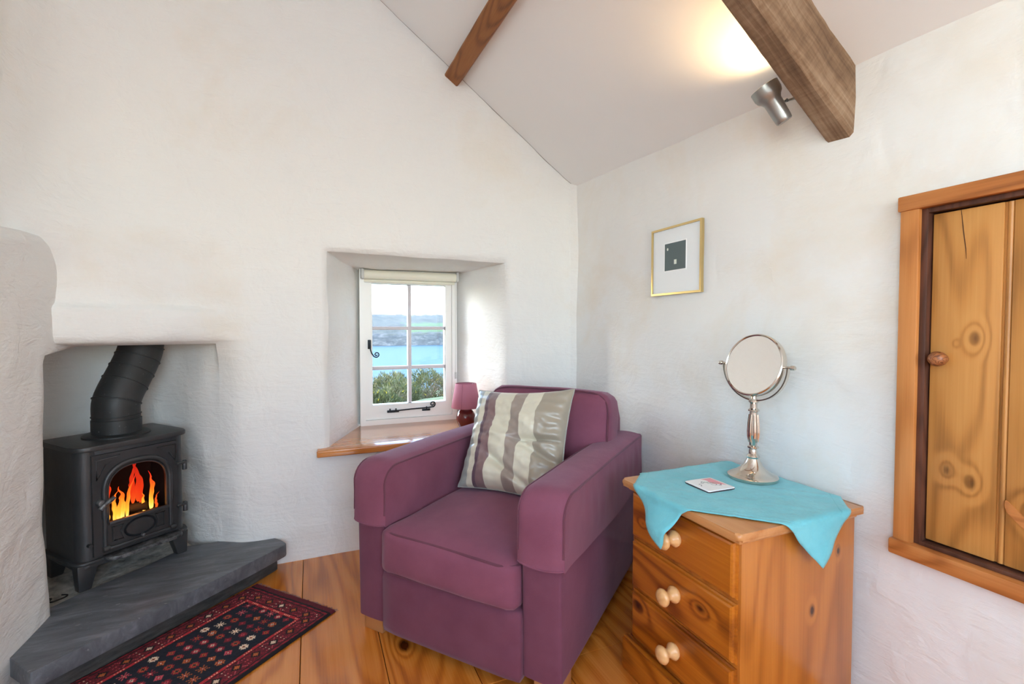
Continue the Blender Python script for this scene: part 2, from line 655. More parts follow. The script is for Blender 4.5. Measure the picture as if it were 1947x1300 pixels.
def glass(name, tint=(1, 1, 1, 1), refl=0.06):
    m = NT(name)
    m.t.nodes.remove(m.p)
    tr = m.n('ShaderNodeBsdfTransparent')
    tr.inputs[0].default_value = tint
    gl = m.n('ShaderNodeBsdfGlossy')
    gl.inputs['Roughness'].default_value = 0.02
    lw = m.n('ShaderNodeLayerWeight')
    lw.inputs['Blend'].default_value = 0.5
    fr = m.math('ADD', m.math('MULTIPLY', m.math('POWER', lw.outputs['Facing'], 5.0), 0.9), 0.035)
    mx = m.n('ShaderNodeMixShader')
    m.l(fr, mx.inputs[0])
    m.l(tr.outputs[0], mx.inputs[1])
    m.l(gl.outputs[0], mx.inputs[2])
    m.l(mx.outputs[0], m.out.inputs['Surface'])
    return m.m
M_glass = glass('window glass', (0.97, 0.985, 0.985, 1))
M_stoveglass = glass('stove glass', (0.86, 0.82, 0.78, 1))

def flame_mat(name, stops, strength, zlo, zhi):
    m = NT(name)
    m.t.nodes.remove(m.p)
    tc = m.n('ShaderNodeTexCoord')
    sp = m.n('ShaderNodeSeparateXYZ')
    m.l(tc.outputs['Object'], sp.inputs[0])
    mr = m.n('ShaderNodeMapRange')
    mr.inputs['From Min'].default_value = zlo
    mr.inputs['From Max'].default_value = zhi
    m.l(sp.outputs[2], mr.inputs[0])
    f = m.math('ADD', mr.outputs[0], m.math('MULTIPLY', m.math('SUBTRACT', m.noise(m.coord('Object', (60, 60, 9)), 1, 3), 0.5), 0.5))
    c = m.ramp(f, stops)
    em = m.n('ShaderNodeEmission')
    em.inputs['Strength'].default_value = strength
    m.l(c, em.inputs[0])
    m.l(em.outputs[0], m.out.inputs['Surface'])
    return m.m

# ================================================================== THE SETTING
XR = 1.425          # right wall face
YW = 2.44           # gable wall face
YF = 2.90           # window frame, room side
REAR = -2.60
SLOPE = 0.715
RIDGE_X = -0.25
def eave(y):
    return 1.796 + 0.05 * y
def ceil_z(x, y):
    if x >= RIDGE_X:
        return eave(y) + SLOPE * (XR - x)
    return eave(y) + SLOPE * (XR - RIDGE_X) - SLOPE * (RIDGE_X - x)

def fbm(x, y, z):
    return noise.noise(Vector((x, y, z)))

# ---- gable wall: window reveal, fireplace recess, lintel, chimney breast
WX0, WX1, WZ0, WZ1 = 0.075, 0.995, 0.515, 1.462
NX1, NZ1 = -0.385, 1.03
def kz(z):
    return 1.0 - 0.70 * sstep(1.38, 1.75, z) - 0.22 * sstep(1.6, 2.1, z)
def gable_y(x, z):
    y = YW + 0.010 * fbm(x * 1.3, 3.1, z * 1.6) + 0.005 * fbm(x * 5, 1.0, z * 9)
    s = -0.35 - x
    ramp = 0.5 * (s + math.sqrt(s * s + 0.006))
    y -= 0.57 * kz(z) * ramp
    band = sstep(1.02, 1.06, z) * (1 - sstep(1.168 + 0.014 * fbm(x * 6, 0, 0), 1.192 + 0.014 * fbm(x * 6, 0, 0), z))
    y -= 0.040 * band * sstep(-0.28, -0.48, x) * (0.8 + 0.5 * fbm(x * 5, 7, z * 8))
    if z < 1.06:
        y += 0.02 * (1 - sstep(1.03, 1.06, z)) * sstep(-0.30, -0.40, x)
    if z < NZ1 + 0.001:
        y += 0.075 * max(0.0, (-0.20 - x) / 0.185) ** 2.2 * (x < -0.2) * sstep(NZ1 + 0.03, NZ1 - 0.12, z)
    # soft inner corner with the upper left wall
    d = x + 0.90
    rr = 0.24
    if d < rr and z > 1.3:
        if d < 0:
            y += d * 8.0
        d = max(d, 0.0)
        y -= (rr - math.sqrt(max(0.0, rr * rr - (rr - d) ** 2))) * sstep(1.3, 1.45, z)
    # soft inner corner with the right wall
    d = XR - x
    if d < 0.05:
        y -= 0.05 - math.sqrt(max(0.0, 0.0025 - (0.05 - max(d, 0)) ** 2))
    # window edge rounding
    dx = max(WX0 - x, x - WX1, 0.0)
    dz = max(WZ0 - z, z - WZ1, 0.0)
    dd = math.hypot(dx, dz)
    if dd < 0.03 and z > WZ0 - 0.001:
        y += 0.022 * (1 - dd / 0.03) ** 2
    return y

def lines(a, b, marks, step):
    pts = sorted({round(v, 5) for v in [a, b] + list(marks) if a <= v <= b})
    out = []
    for p, q in zip(pts, pts[1:]):
        k = max(1, int(math.ceil((q - p) / step)))
        out += [p + (q - p) * i / k for i in range(k)]
    return out + [pts[-1]]

xs = lines(-1.05, XR + 0.02, [WX0, WX1, NX1, -0.95, WX0 - 0.03, WX1 + 0.03, WX0 - 0.015, WX1 + 0.015], 0.022)
zs = lines(0.0, 3.2, [WZ0, WZ1, NZ1, NZ1 + 0.01, NZ1 + 0.02, WZ1 + 0.03, WZ1 + 0.015, 1.165, 1.175, 1.185, 1.2], 0.024)
verts, faces = [], []
def hole_wobble(x, z):
    return x, z
for z in zs:
    for x in xs:
        px, pz = x, z
        if abs(z - WZ1) < 1e-6 and WX0 - 0.02 < x < WX1 + 0.02:
            pz = z - 0.012 * (x - 0.5) + 0.006 * fbm(x * 5, 0, 2)
        if (abs(x - WX0) < 1e-6 or abs(x - WX1) < 1e-6) and WZ0 - 0.01 <= z <= WZ1 + 0.01:
            px = x + 0.010 * fbm(3.0 if x < 0.5 else 9.0, 0, z * 4)
        verts.append((px, gable_y(x, z), pz))
nx = len(xs)
for j in range(len(zs) - 1):
    zc = (zs[j] + zs[j + 1]) / 2
    for i in range(nx - 1):
        xc = (xs[i] + xs[i + 1]) / 2
        if WX0 < xc < WX1 and WZ0 < zc < WZ1:
            continue
        if xc < NX1 and zc < NZ1:
            continue
        a = j * nx + i
        faces.append((a, a + 1, a + nx + 1, a + nx))
# window reveal: loft from the hole edge to the frame
ixs = [i for i, x in enumerate(xs) if WX0 - 1e-6 <= x <= WX1 + 1e-6]
jzs = [j for j, z in enumerate(zs) if WZ0 - 1e-6 <= z <= WZ1 + 1e-6]
FX0, FX1, FZ0, FZ1 = 0.268, 0.842, 0.515, 1.435
def loft(idx, target):
    prev = idx
    steps = 10
    for k in range(1, steps + 1):
        t = k / steps
        cur = []
        for q, tp in zip(idx, target):
            p = Vector(verts[q])
            e = Vector(tp)
            w = p.lerp(e, t)
            w.y = p.y + (e.y - p.y) * t
            bulge = 0.012 * math.sin(PI * t) * fbm(w.x * 4, w.y * 6, w.z * 4)
            w += Vector((bulge, 0, bulge))
            cur.append(len(verts))
            verts.append(tuple(w))
        for i in range(len(prev) - 1):
            faces.append((prev[i], prev[i + 1], cur[i + 1], cur[i]))
        prev = cur
yb = YF + 0.08
left_i = [j * nx + ixs[0] for j in jzs]
loft(left_i, [(FX0, yb, FZ0 + (FZ1 - FZ0) * (zs[j] - WZ0) / (WZ1 - WZ0)) for j in jzs])
right_i = [j * nx + ixs[-1] for j in jzs]
loft(right_i, [(FX1, yb, FZ0 + (FZ1 - FZ0) * (zs[j] - WZ0) / (WZ1 - WZ0)) for j in jzs])
top_i = [jzs[-1] * nx + i for i in ixs]
loft(top_i, [(FX0 + (FX1 - FX0) * (xs[i] - WX0) / (WX1 - WX0), yb, FZ1) for i in ixs])
bot_i = [jzs[0] * nx + i for i in ixs]
loft(bot_i, [(FX0 + (FX1 - FX0) * (xs[i] - WX0) / (WX1 - WX0), yb, FZ0 - 0.01) for i in ixs])
# outer skin around the frame so that no light leaks past it
b0 = len(verts)
for (x, z) in ((-1.05, 0.0), (1.5, 0.0), (1.5, 3.2), (-1.05, 3.2), (FX0 + 0.01, FZ0), (FX1 - 0.01, FZ0), (FX1 - 0.01, FZ1), (FX0 + 0.01, FZ1)):
    verts.append((x, yb + (0.05 if b0 else 0), z))
for i in range(4):
    faces.append((b0 + i, b0 + (i + 1) % 4, b0 + 4 + (i + 1) % 4, b0 + 4 + i))
# fireplace recess: curved back, extruded upwards
path = catmull([(NX1, gable_y(NX1, 0.6)), (-0.46, 2.555), (-0.57, 2.665), (-0.68, 2.745), (-0.80, 2.775), (-0.94, 2.72),
                (-1.06, 2.55), (-1.10, 2.38), (-1.06, 2.22), (-0.98, 2.13), (-0.87, 2.09)], 5)
jr = [j for j, z in enumerate(zs) if z <= NZ1 + 1e-6]
rz = [zs[j] for j in jr]
inx = min(range(nx), key=lambda q: abs(xs[q] - NX1))
rid = []
for j in jr:
    z = zs[j]
    rowi = [j * nx + inx]
    for k, p in enumerate(path[1:]):
        w = 0.010 * fbm(p.x * 5, p.y * 5, z * 5) * min(1.0, k / 4)
        rowi.append(len(verts))
        verts.append((p.x + w, p.y + w, z))
    rid.append(rowi)
npth = len(path)
for j in range(len(rz) - 1):
    for i in range(npth - 1):
        faces.append((rid[j][i], rid[j][i + 1], rid[j + 1][i + 1], rid[j + 1][i]))
# soffit of the recess behind the lintel
jn = min(range(len(zs)), key=lambda j: abs(zs[j] - NZ1))
front = [jn * nx + i for i, x in enumerate(xs) if x <= NX1 + 1e-6]
topr = rid[-1][1:]
ctr = len(verts)
verts.append((-0.74, 2.48, NZ1 + 0.01))
loop = front + topr
for i in range(len(loop) - 1):
    faces.append((loop[i], loop[i + 1], ctr))
faces.append((loop[-1], loop[0], ctr))
wall_gable = structure(mesh('wall_gable', verts, faces, M_plaster, None, True, 60), 'white rough plaster gable wall with deep window and stove recess')

# ---- left wall: thick lower part with a rounded ledge, thinner above
ys = lines(REAR, 1.0, [0], 0.12) + lines(1.03, 2.0, [], 0.03)
zs2 = lines(0, 1.36, [], 0.03)[:-1] + lines(1.36, 1.46, [], 0.004)[:-1] + lines(1.46, 2.9, [], 0.04)
verts, faces = [], []
def yend(z):
    return 2.125 - 0.03 * math.sin(PI * min(1, z / 1.03)) + 0.40 * sstep(1.0, 1.05, z)
LW0, LW1, LWZ0, LWZ1 = -1.26, -0.24, 0.9, 2.1
ny = len(ys) + 6
for z in zs2:
    ye = yend(z)
    col = ys + [2.0 + (ye - 2.0) * t for t in (0.3, 0.6, 0.8, 0.92, 1.0)]
    ledge = 1.385 + 0.02 * fbm(z, 0, 0)
    for y in col:
        zl = 1.392 + 0.065 * (max(y, 1.3) - 1.865) + 0.006 * fbm(y * 7, 0, 1)
        up = sstep(zl + 0.004, zl + 0.020, z)
        x = -0.828 - 0.080 * up - 0.012 * sstep(zl - 0.05, zl + 0.004, z) ** 2 * (1 - up)
        x += (0.010 * fbm(4.2, y * 2.2, z * 2.0) + 0.005 * fbm(1, y * 8, z * 8)) * (1 - 0.85 * up)
        if z < 1.02:
            dd = ye - y
            if dd < 0.05:
                x -= 0.04 * (1 - dd / 0.05) ** 2
        verts.append((x, y, z))
    verts.append((-1.12, ye + 0.01, z))
for j in range(len(zs2) - 1):
    zc = (zs2[j] + zs2[j + 1]) / 2
    for i in range(ny - 1):
        if i < ny - 7:
            yc = (ys[i] + ys[i + 1]) / 2 if i + 1 < len(ys) else 2
            if LW0 < yc < LW1 and LWZ0 < zc < LWZ1:
                continue
        a = j * ny + i
        faces.append((a + 1, a, a + ny, a + ny + 1))
structure(mesh('wall_left', verts, faces, M_plaster_d, None, True, 60), 'white trowelled plaster wall with a rounded ledge')

# ---- right wall with the cupboard opening
CY0, CY1, CZ0, CZ1 = 0.262, 0.716, 0.545, 1.400
ys3 = lines(REAR, 2.52, [CY0, CY1], 0.035)
zs3 = lines(0, 2.05, [CZ0, CZ1], 0.035)
verts, faces = [], []
for z in zs3:
    for y in ys3:
        near = max(0.0, CY0 - 0.06 - y, y - CY1 - 0.06, CZ0 - 0.06 - z, z - CZ1 - 0.06)
        f = min(1.0, near / 0.1)
        w = 0.010 * fbm(7, y * 1.7, z * 1.7) + 0.004 * fbm(2, y * 6, z * 6)
        w += 0.02 * sstep(0.75, 0.2, z) * fbm(5, y * 3, z * 2)
        verts.append((XR + w * f, y, z))
n3 = len(ys3)
for j in range(len(zs3) - 1):
    for i in range(n3 - 1):
        yc, zc = (ys3[i] + ys3[i + 1]) / 2, (zs3[j] + zs3[j + 1]) / 2
        if CY0 < yc < CY1 and CZ0 < zc < CZ1:
            continue
        a = j * n3 + i
        faces.append((a, a + 1, a + n3 + 1, a + n3))
structure(mesh('wall_right', verts, faces, M_plaster_r, None, True, 60), 'white plaster side wall with faint warm stains')

# ---- end wall behind the camera, with an added wide opening for an area lamp
EX0, EX1, EZ0, EZ1 = -0.60, 0.80, 0.88, 2.22
bm = bmesh.new()
add_box(bm, -1.1, EX0, REAR - 0.25, REAR, 0, 3.2)
add_box(bm, EX1, XR + 0.1, REAR - 0.25, REAR, 0, 3.2)
add_box(bm, EX0, EX1, REAR - 0.25, REAR, 0, EZ0)
add_box(bm, EX0, EX1, REAR - 0.25, REAR, EZ1, 3.2)
structure(from_bm('wall_rear', bm, M_plaster, None, False), 'plain white end wall with an added wide window')
def simple_window(name, lab, u0, u1, z0, z1, place):  # unseen window frames, added around the area lamps that brighten the room
    w = structure(empty(name, (0, 0, 0)), lab)
    bars = [(u0, u0 + .06, z0, z1), (u1 - .06, u1, z0, z1), (u0, u1, z0, z0 + .06), (u0, u1, z1 - .06, z1), ((u0 + u1) / 2 - .025, (u0 + u1) / 2 + .025, z0, z1)]
    for b in bars:
        place(w, b)
    return w
simple_window('added_window_2', 'unseen wide white framed window added in the end wall', EX0, EX1, EZ0, EZ1,
              lambda w, b: box('frame_bar', b[0], b[1], REAR - .16, REAR - .10, b[2], b[3], M_white_g, w))
simple_window('added_window_3', 'unseen white framed window added in the left wall', LW0, LW1, LWZ0, LWZ1,
              lambda w, b: box('frame_bar', -1.06, -1.0, b[0], b[1], b[2], b[3], M_white_g, w))

# ---- ceiling: two boarded slopes
def slope_mesh(name, xa, xb, lab):
    verts, faces = [], []
    k = 14
    for t in (0.0, 0.10):
        for i in range(k + 1):
            y = REAR - 0.2 + (YW + 0.7 - REAR) * i / k
            for x in (xa, xb):
                verts.append((x, y, ceil_z(x, y) + t + (0 if t else 0.003 * fbm(x, y, 2))))
    o = 2 * (k + 1)
    for i in range(k):
        a = 2 * i
        faces.append((a, a + 1, a + 3, a + 2))
        faces.append((o + a, o + a + 2, o + a + 3, o + a + 1))
    for i in range(k):
        for s in (0, 1):
            a = 2 * i + s
            faces.append((a, a + 2, o + a + 2, o + a))
    return structure(mesh(name, verts, faces, M_ceil), lab)
slope_mesh('ceiling', RIDGE_X - 0.001, XR + 0.25, 'white sloping ceiling above the armchair')
slope_mesh('ceiling', -1.3, RIDGE_X + 0.001, 'white sloping ceiling above the stove wall')

# ---- floor boards
floor = structure(box('floor', -1.3, XR + 0.1, REAR - 0.1, 3.0, -0.06, -0.022, M_slate_d, None, 0), 'varnished orange pine floorboards')
seams = [-1.255, -0.995, -0.735, -0.475, -0.305, -0.045, 0.212, 0.476, 0.742, 0.99, 1.23, 1.46]
for i, (a, b) in enumerate(zip(seams, seams[1:])):
    cuts = [REAR - 0.05, (-1.4, -0.7, -1.9, -1.1)[i % 4], 2.8]
    if 7 <= i <= 9:
        cuts = [REAR - 0.05, -0.4 - 0.2 * (i % 2), 1.355 if i == 8 else 1.35, 2.8]
    for j, (c, d) in enumerate(zip(cuts, cuts[1:])):
        box('floor_plank', a + 0.0012, b - 0.0012, c + 0.001, d - 0.001, -0.022, 0.0 - 0.0006 * ((i + j) % 3), M_floor[1 if i == 6 else (3 if i == 8 else (2 * (i % 2)))], floor, 0.0012, 1)

cp_ = []
for k in range(61):
    x = 1.40 - 1.45 * k / 60
    y = gable_y(x, ceil_z(x, YW)) - 0.001
    cp_.append((x, y, ceil_z(x, y) - 0.002 + 0.0018 * fbm(x * 30, 0, 0)))
tube('crack', cp_, [0.0006 + 0.0012 * max(0.0, fbm(k * 0.23, 5, 1) + 0.15) for k in range(61)], plain('hairline crack', S(120, 112, 104), 0.9), wall_gable, 5)

# ---- roof timbers
# big rafter under the ceiling, running down to the right wall
BL = 1.55
beam = thing('roof_beam', 'thick weathered brown oak rafter under the sloping ceiling, carrying the spotlight', 'beam', (XR + 0.02, 0.923, 1.738))
bang = math.atan(SLOPE)
verts, faces = [], []
nseg = 60
for i in range(nseg + 1):
    s = -BL * i / nseg
    dx = s * math.cos(bang)
    zc = -s * math.sin(bang)
    e = 0.5 + 0.5 * math.tanh(40 * (abs(s) - 0.012))
    prof = [(-0.039, -0.097), (-0.028, -0.107), (0.031, -0.103), (0.039, -0.094), (0.040, 0.03), (0.039, 0.102), (-0.04, 0.102), (-0.043, 0.0)]
    for q, (py, pz) in enumerate(prof):
        w = 0.004 * fbm(s * 9, q * 3.1, 0) + 0.0025 * fbm(s * 40, q * 5.3, 4)
        verts.append((dx, py + w, zc + pz + w * (1 if q != 5 and q != 6 else 0)))
npf = 8
for i in range(nseg):
    for q in range(npf):
        w = (q + 1) % npf
        a, b = i * npf, (i + 1) * npf
        faces.append((a + q, a + w, b + w, b + q))
faces.append(tuple(range(npf - 1, -1, -1)))
faces.append(tuple(nseg * npf + q for q in range(npf)))
mesh('timber', verts, faces, M_beam, beam, True, 30)

purl = thing('purlin', 'slim orange brown purlin under the ceiling meeting the gable wall', 'beam', (0.715, YW + 0.03, ceil_z(0.715, YW) - 0.0))
verts, faces = [], []
L = 2.6
for i in range(41):
    y = -L * i / 40
    ca, sa = math.cos(-bang), math.sin(-bang)
    for q, (a, b) in enumerate(((-0.042, 0.002), (-0.042, -0.047), (-0.036, -0.054), (0.036, -0.054), (0.042, -0.047), (0.042, 0.002))):
        w = 0.0015 * fbm(y * 8, q * 3, 1)
        a += w
        b += w
        verts.append((a * ca - b * sa, y, a * sa + b * ca + 0.05 * y))
for i in range(40):
    for q in range(6):
        w = (q + 1) % 6
        faces.append((i * 6 + q, (i + 1) * 6 + q, (i + 1) * 6 + w, i * 6 + w))
faces.append((0, 1, 2, 3, 4, 5))
faces.append(tuple(240 + q for q in range(5, -1, -1)))
mesh('timber', verts, faces, M_purlin, purl, True, 30)

# ---- window in the gable wall
win = structure(empty('window_1', (0, 0, 0)), 'small white six pane casement window looking out to sea')
def rect_ring(name, x0, x1, z0, z1, t, y0, y1, mat, parent, tb=None):
    tb = t if tb is None else tb
    outer = [(x0, z0), (x1, z0), (x1, z1), (x0, z1)]
    inner = [(x0 + t, z0 + tb), (x1 - t, z0 + tb), (x1 - t, z1 - t), (x0 + t, z1 - t)]
    o = ring_plate(name, outer, inner, y0, y1, mat, parent)
    return o
rect_ring('window_frame', 0.262, 0.846, 0.522, 1.442, 0.030, YF - 0.005, YF + 0.09, M_white_g, win, 0.030)
sash = rect_ring('sash', 0.293, 0.815, 0.554, 1.400, 0.040, YF + 0.008, YF + 0.06, M_white_g, win, 0.086)
rect_ring('sash_bead', 0.327, 0.781, 0.634, 1.366, 0.006, YF + 0.004, YF + 0.02, M_white_g, sash, 0.006)
GX0, GX1, GZ0, GZ1 = 0.333, 0.775, 0.640, 1.360
gx = (GX0 + GX1) / 2
gz1, gz2 = 1.097, 0.858
box('glazing_bar', gx - 0.011, gx + 0.011, YF + 0.014, YF + 0.05, GZ0, GZ1, M_lead, sash, 0.004)
for z in (gz1, gz2):
    box('glazing_bar', GX0, GX1, YF + 0.016, YF + 0.05, z - 0.0105, z + 0.0105, M_lead, sash, 0.004)
pane_me = None
for x0, x1 in ((GX0, gx), (gx, GX1)):
    for z0, z1 in ((GZ0, gz2), (gz2, gz1), (gz1, GZ1)):
        box('pane', x0, x1, YF + 0.030, YF + 0.034, z0, z1, M_glass, win, 0)
# casement handle with a curled tail
hd = empty('handle', (0.322, YF + 0.008, 1.0))
hd.parent = win
hd.location = (0.316, YF + 0.006, 1.0)
box('back_plate', -0.009, 0.009, -0.006, 0.004, -0.026, 0.028, M_iron, hd, 0.002)
def curl(cx, cz, r0, turns, start, n=26, sgn=1):
    return [(cx + r0 * (1 - 0.8 * k / n) * math.cos(start + sgn * turns * 2 * PI * k / n), -0.02,
             cz + r0 * (1 - 0.8 * k / n) * math.sin(start + sgn * turns * 2 * PI * k / n)) for k in range(n + 1)]
cpts = [(0, -0.008, 0.008), (0.001, -0.018, 0.0), (0.004, -0.022, -0.03), (0.012, -0.02, -0.052), (0.024, -0.02, -0.070)] + curl(0.038, -0.058, 0.017, 1.35, R(235))
tube('lever', catmull(cpts, 3), 0.0036, M_iron, hd, 6)
stay = empty('window_stay', (0.46, YF + 0.004, 0.600))
stay.parent = win
box('hinge_plate', -0.045, 0.025, -0.006, 0.004, -0.010, 0.004, M_iron, stay, 0.002)
box('peg_plate', 0.165, 0.215, -0.006, 0.004, -0.012, 0.0, M_iron, stay, 0.002)
tube('stay_bar', catmull([(-0.035, -0.014, -0.001), (0.0, -0.014, 0.001), (0.10, -0.014, 0.006), (0.19, -0.014, 0.008), (0.225, -0.016, 0.012)] + curl(0.226, 0.030, 0.018, 1.3, R(-80)), 3), 0.0042, M_iron, stay, 6)
for x in (-0.03, 0.005, 0.19):
    lathe('pin', [(0, 0.012), (0.004, 0.012), (0.004, -0.004), (0, -0.004)], M_iron, stay, 8, 'Z', (x, -0.014, 0.004))
# timber sill board
sill_poly = rounded([(0.018, 2.385), (1.06, 2.392), (1.06, 2.45), (0.99, 2.47), (0.85, YF + 0.03), (0.26, YF + 0.03), (0.085, 2.47), (0.02, 2.46)], [0.008, 0.008, 0, 0, 0, 0, 0, 0.006], 3)
prism('window_sill', sill_poly, 0.490, 0.5225, M_sill, win, 'Z', 0.006, 3)

# roller blind rolled up at the head of the window
bl = thing('roller_blind', 'cream roller blind rolled up under the window head', 'blind', (0, 0, 0))
lathe('roll', [(0.0, 0.284), (0.026, 0.284), (0.026, 0.835), (0.0, 0.835)], M_cream_pl, bl, 24, 'X', (0, YF - 0.03, 1.408))
for x in (0.276, 0.838):
    box('end_bracket', x - 0.008, x + 0.008, YF - 0.06, YF + 0.0, 1.382, 1.438, M_grey_pl, bl, 0.004)
box('hem_bar', 0.288, 0.832, YF - 0.012, YF - 0.006, 1.366, 1.382, M_cream_pl, bl, 0.002)
chain = lathe('chain_tension', [(0, -0.02), (0.006, -0.02), (0.006, 0.02), (0, 0.02)], M_grey_pl, bl, 8, 'Z', (0.836, YF - 0.012, 0.80))
tube('chain', [(0.836, YF - 0.012, 1.39), (0.836, YF - 0.011, 0.80)], 0.0012, M_grey_pl, bl, 5)

# ---- outside: garden bank, sea, headland
m = NT('rough grass')
_n = m.noise(m.coord('Object'), 2.5, 6, 0.7)
m.base(m.ramp(_n, [(0.3, S(76, 88, 46)), (0.55, S(106, 112, 68)), (0.75, S(130, 124, 88))]))
m.set(Roughness=0.9)
m.bump(_n, 0.5, 0.1)
M_grass = m.m
m = NT('sea water')
_n = m.noise(m.coord('Object', (0.02, 0.05, 1)), 4, 5, 0.6)
m.base(m.ramp(_n, [(0.35, S(68, 96, 104)), (0.65, S(78, 106, 112))]))
m.set(Roughness=0.6)
m.p.inputs['Specular IOR Level'].default_value = 0.1
M_sea = m.m
m = NT('headland turf and rock')
_v = m.coord('Object')
sp = m.n('ShaderNodeSeparateXYZ')
m.l(_v, sp.inputs[0])
_n = m.noise(m.coord('Object', (0.05, 0.05, 0.12)), 1.0, 6, 0.7)
_rock = m.ramp(m.noise(m.coord('Object', (0.12, 0.05, 0.35)), 1.0, 6, 0.75), [(0.3, S(66, 66, 66)), (0.5, S(98, 96, 92)), (0.7, S(150, 142, 130))])
_moor = m.ramp(m.noise(m.coord('Object', (0.10, 0.04, 0.2)), 1.0, 6, 0.75), [(0.3, S(72, 74, 68)), (0.55, S(100, 97, 84)), (0.75, S(122, 114, 98))])
_fld = m.math('ADD', m.math('MULTIPLY', sp.outputs[0], 0.0078), m.math('MULTIPLY', _n, 0.5))
_fmask = m.ramp(_fld, [(0.0, (0, 0, 0)), (0.98, (0, 0, 0)), (1.0, (1, 1, 1))])
_h = m.math('ADD', m.math('MULTIPLY', m.math('ADD', sp.outputs[2], 17), 0.04), m.math('MULTIPLY', m.math('SUBTRACT', _n, 0.5), 0.5))
_hm = m.ramp(_h, [(0.40, (0, 0, 0)), (0.48, (1, 1, 1))])
_gm = m.ramp(_h, [(0.50, (0, 0, 0)), (0.55, (1, 1, 1)), (0.92, (1, 1, 1)), (1.0, (0, 0, 0))])
_gm = m.math('MULTIPLY', _gm, _fmask)
m.base(m.mix(_gm, m.mix(_hm, _rock, _moor), S(98, 116, 74)))
m.set(Roughness=0.95)
M_head = m.m

SEA_Z = -17.0
structure(mesh('sea', [(-900, 30, SEA_Z), (1400, 30, SEA_Z), (1400, 1500, SEA_Z), (-900, 1500, SEA_Z)], [(0, 1, 2, 3)], M_sea), 'calm blue bay beyond the garden bank')
verts, faces = [], []
hx = [-150 + 6 * i for i in range(90)]
hy = [478, 482, 486, 490, 494, 500, 508, 518, 530, 545, 560, 580, 600, 630, 660, 700, 760]
for y in hy:
    for x in hx:
        sh = 8 * fbm(x * 0.02, 0, 3) + 5 * fbm(x * 0.08, 0, 5)
        t = y - 484 - sh
        h = SEA_Z - 3 + 14 * sstep(-2, 10, t) + 10 * sstep(6, 60, t) + 16 * sstep(40, 190, t)
        h += (1.6 * fbm(x * 0.1, y * 0.12, 0) + 1.4 * fbm(x * 0.3, y * 0.3, 3)) * sstep(-2, 10, t) + 2.5 * fbm(x * 0.012, y * 0.01, 9)
        verts.append((x, y, h))
for j in range(len(hy) - 1):
    for i in range(len(hx) - 1):
        a = j * len(hx) + i
        faces.append((a, a + 1, a + len(hx) + 1, a + len(hx)))
structure(mesh('headland', verts, faces, M_head, None, True), 'rocky headland with green fields across the bay')
verts, faces = [], []
gxs = [-8 + 0.5 * i for i in range(41)]
gys = [3.3 + 0.5 * i for i in range(26)]
for y in gys:
    for x in gxs:
        h = 0.08 - 0.42 * sstep(6.3, 8.2, y) - 0.9 * sstep(10, 13, y) * (y - 10) * 0.8 + 0.05 * fbm(x, y, 0) + 0.10 * sstep(0.9, 1.8, x) - 0.12 * sstep(1.1, 0.6, x)
        if y < 4.2:
            h = min(h, -0.05)
        verts.append((x, y, h))
for j in range(len(gys) - 1):
    for i in range(len(gxs) - 1):
        a = j * len(gxs) + i
        faces.append((a, a + 1, a + len(gxs) + 1, a + len(gxs)))
structure(mesh('ground', verts, faces, M_grass, None, True), 'pale rough grass bank outside the window')

m = NT('gorse leaves')
_n = m.noise(m.coord('Object'), 5, 4, 0.7)
m.base(m.ramp(_n, [(0.3, S(66, 72, 38)), (0.5, S(100, 102, 58)), (0.68, S(146, 132, 100))]))
m.set(Roughness=0.8)
M_gorse = m.m
M_twig = plain('dry gorse twigs', S(150, 134, 112), 0.9)
M_flower = plain('gorse flowers', S(230, 200, 60), 0.7)
def gorse(cx, cy, gz, rx, rz_, seed, lab):
    rnd = random.Random(seed)
    t = thing('gorse_bush', lab, 'bush', (cx, cy, gz), 0, 'gorse bushes on the bank')
    verts, faces, fv, ff = [], [], [], []
    for k in range(5200):
        a, b = rnd.random() * 2 * PI, math.acos(rnd.random())
        d = Vector((math.cos(a) * math.sin(b), math.sin(a) * math.sin(b), math.cos(b)))
        bulge = 1 + 0.35 * fbm(d.x * 2.5 + seed, d.y * 2.5, d.z * 2.5)
        rr = (0.72 + 0.3 * rnd.random() ** 0.5) * bulge
        p = Vector((d.x * rx * rr, d.y * rx * rr, d.z * rz_ * rr + 0.02))
        dirn = (d + Vector((rnd.uniform(-1, 1), rnd.uniform(-1, 1), rnd.uniform(-0.2, 1.2)))).normalized()
        sd = dirn.cross(Vector((rnd.uniform(-1, 1), rnd.uniform(-1, 1), rnd.uniform(-1, 1)))).normalized()
        ln = rnd.uniform(0.03, 0.075)
        wd = rnd.uniform(0.004, 0.010)
        V, F = (verts, faces) if rnd.random() > 0.02 else (fv, ff)
        q = len(V)
        V += [tuple(p - sd * wd), tuple(p + sd * wd), tuple(p + dirn * ln)]
        F.append((q, q + 1, q + 2))
    tag(mesh('foliage', verts, faces, M_gorse, t), kind='stuff')
    tag(mesh('blossom', fv, ff, M_flower, t), kind='stuff')
    sv, sf = [], []
    for k in range(26):
        a = rnd.random() * 2 * PI
        e = Vector((math.cos(a) * rx * rnd.uniform(0.2, 0.8), math.sin(a) * rx * rnd.uniform(0.2, 0.8), rz_ * rnd.uniform(0.5, 0.95)))
        v, f = tube_data([(0, 0, -0.05), tuple(e * 0.5 + Vector((0, 0, 0.04))), tuple(e)], [0.012, 0.008, 0.003], 4)
        o = len(sv)
        sv += v
        sf += [tuple(o + i for i in q) for q in f]
    mesh('stems', sv, sf, M_twig, t)
